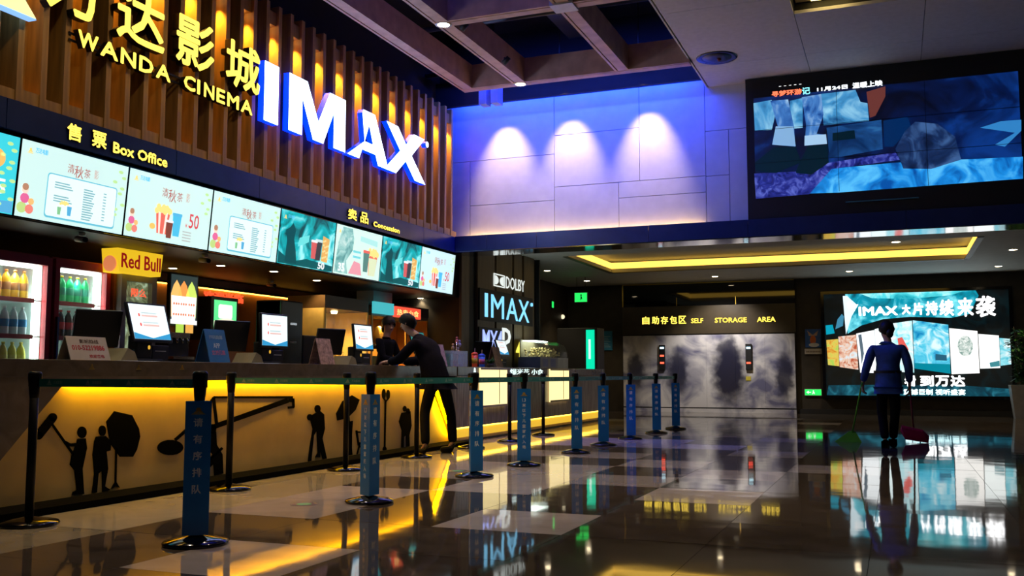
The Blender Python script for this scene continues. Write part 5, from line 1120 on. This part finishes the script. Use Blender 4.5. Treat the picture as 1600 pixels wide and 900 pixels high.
# customer leaning over the counter
person('customer in dark jacket and trousers leaning over the ticket counter', (-5.2, 10.45, 0),
       dict(pelvis=(-5.20, 10.63, .95), chest=(-5.43, 10.74, 1.27), neck=(-5.58, 10.79, 1.44), head=(-5.70, 10.78, 1.585), shL=(-5.47, 10.55, 1.35), elL=(-5.66, 10.50, 1.13), wrL=(-5.88, 10.62, 1.105), shR=(-5.45, 10.97, 1.34), elR=(-5.66, 11.07, 1.13), wrR=(-5.88, 10.95, 1.105),
            hipL=(-5.21, 10.53, .90), hipR=(-5.19, 10.73, .90), knL=(-5.28, 10.44, .49), knR=(-5.10, 10.80, .47), anL=(-5.17, 10.26, .09), anR=(-5.02, 10.70, .09), toL=(-5.32, 10.24, .03), toR=(-5.18, 10.67, .03)),
       (-1, -.15, -.12), (-.22, 0, 1), M_navyc, {'L': ((-1, .25, -.05), (0, 1, 0), (0, .1, -1)), 'R': ((-1, -.2, -.05), (0, -1, 0), (0, -.1, -1))}, coat_hem=.93, bulk=1.22)
# cashier behind the counter
person('cashier in a dark uniform standing behind the ticket counter', (-6.56, 11.75, 0),
       dict(pelvis=(-6.58, 11.75, .98), chest=(-6.56, 11.75, 1.30), neck=(-6.545, 11.76, 1.48), head=(-6.52, 11.77, 1.625), shL=(-6.54, 11.93, 1.41), elL=(-6.46, 11.96, 1.17), wrL=(-6.25, 11.85, 1.12), shR=(-6.55, 11.57, 1.41), elR=(-6.47, 11.53, 1.17), wrR=(-6.26, 11.62, 1.12),
            hipL=(-6.58, 11.85, .92), hipR=(-6.58, 11.65, .92), knL=(-6.56, 11.86, .50), knR=(-6.56, 11.64, .50), anL=(-6.60, 11.87, .09), anR=(-6.60, 11.63, .09), toL=(-6.45, 11.89, .03), toR=(-6.45, 11.61, .03)),
       (1, -.55, -.12), (.1, 0, 1), M_navyc, {'L': ((1, -.3, -.1), (0, -1, 0), (0, 0, -1)), 'R': ((1, .3, -.1), (0, 1, 0), (0, 0, -1))}, hair='tied', coat_hem=.92)
# cleaner walking away
cl_ = person('cleaner in a blue belted jacket walking away with broom and dustpan', (-.12, 13.5, 0),
       dict(pelvis=(-.10, 13.50, .86), chest=(-.09, 13.54, 1.20), neck=(-.085, 13.58, 1.38), head=(-.10, 13.61, 1.525), shL=(-.27, 13.53, 1.30), elL=(-.36, 13.48, 1.03), wrL=(-.41, 13.58, .84), shR=(.10, 13.53, 1.30), elR=(.155, 13.48, 1.04), wrR=(.16, 13.56, .82),
            hipL=(-.19, 13.50, .80), hipR=(-.01, 13.50, .80), knL=(-.185, 13.55, .43), knR=(-.03, 13.52, .43), anL=(-.155, 13.44, .09), anR=(-.065, 13.58, .09), toL=(-.165, 13.59, .03), toR=(-.055, 13.73, .03)),
       (-.45, 1, -.1), (0, .08, 1), M_bluej, {'L': ((-.05, .35, -1), (.3, 1, 0), (1, 0, -.2)), 'R': ((0, .35, -1), (.3, -1, 0), (-1, 0, -.2))}, hair='tied', coat_hem=.79, bulk=1.08)
b = B(); n = 24
b.add([(.02 + .172 * math.cos(2 * math.pi * i / n), .02 + .138 * math.sin(2 * math.pi * i / n), z) for z in (.965, 1.0) for i in range(n)], [(i, (i + 1) % n, (i + 1) % n + n, i + n) for i in range(n)], True)
b.build('waist_belt', M_black, cl_)
t = thing('broom', 'green long handled broom held low in the left hand of the cleaner', 'broom', (-.60, 14.55, 0))
M_grn = mat('broom_green', (.10, .45, .02), .5); hp = Vector((-.435 + .60, 13.60 - 14.55, .775)); q0 = Vector((0, 0, .13)); dr = (hp - q0).normalized()
B().cyl(q0, hp + dr * .12, .012, n=10).build('handle', M_grn, t)
B().add([(-.04, -.02, .15), (.04, -.02, .15), (.04, .02, .15), (-.04, .02, .15), (-.24, -.035, .0), (.12, -.035, .0), (.12, .035, .0), (-.24, .035, .0)], [(0, 1, 2, 3), (7, 6, 5, 4), (0, 4, 5, 1), (1, 5, 6, 2), (2, 6, 7, 3), (3, 7, 4, 0)]).build('brush_head', M_grn, t)
t = thing('dustpan', 'pink long handled dustpan held in the right hand of the cleaner', 'dustpan', (.22, 14.6, 0))
M_pnk = mat('pan_pink', (.62, .02, .20), .45); hp = Vector((.165 - .22, 13.60 - 14.6, .755)); q0 = Vector((-.02, -.05, .22)); dr = (hp - q0).normalized()
B().cyl(q0, hp + dr * .06, .012, n=10).build('handle', mat('pan_red', (.35, .01, .05), .45), t)
B().add([(-.17, -.09, .22), (.10, -.09, .16), (.17, .10, .0), (-.13, .12, .04), (-.17, -.10, .25), (.10, -.10, .19), (.18, .0, .10), (-.19, .02, .16)], [(0, 1, 2, 3), (0, 4, 5, 1), (1, 5, 6, 2), (0, 3, 7, 4), (3, 2, 1, 0)]).build('pan', M_pnk, t)
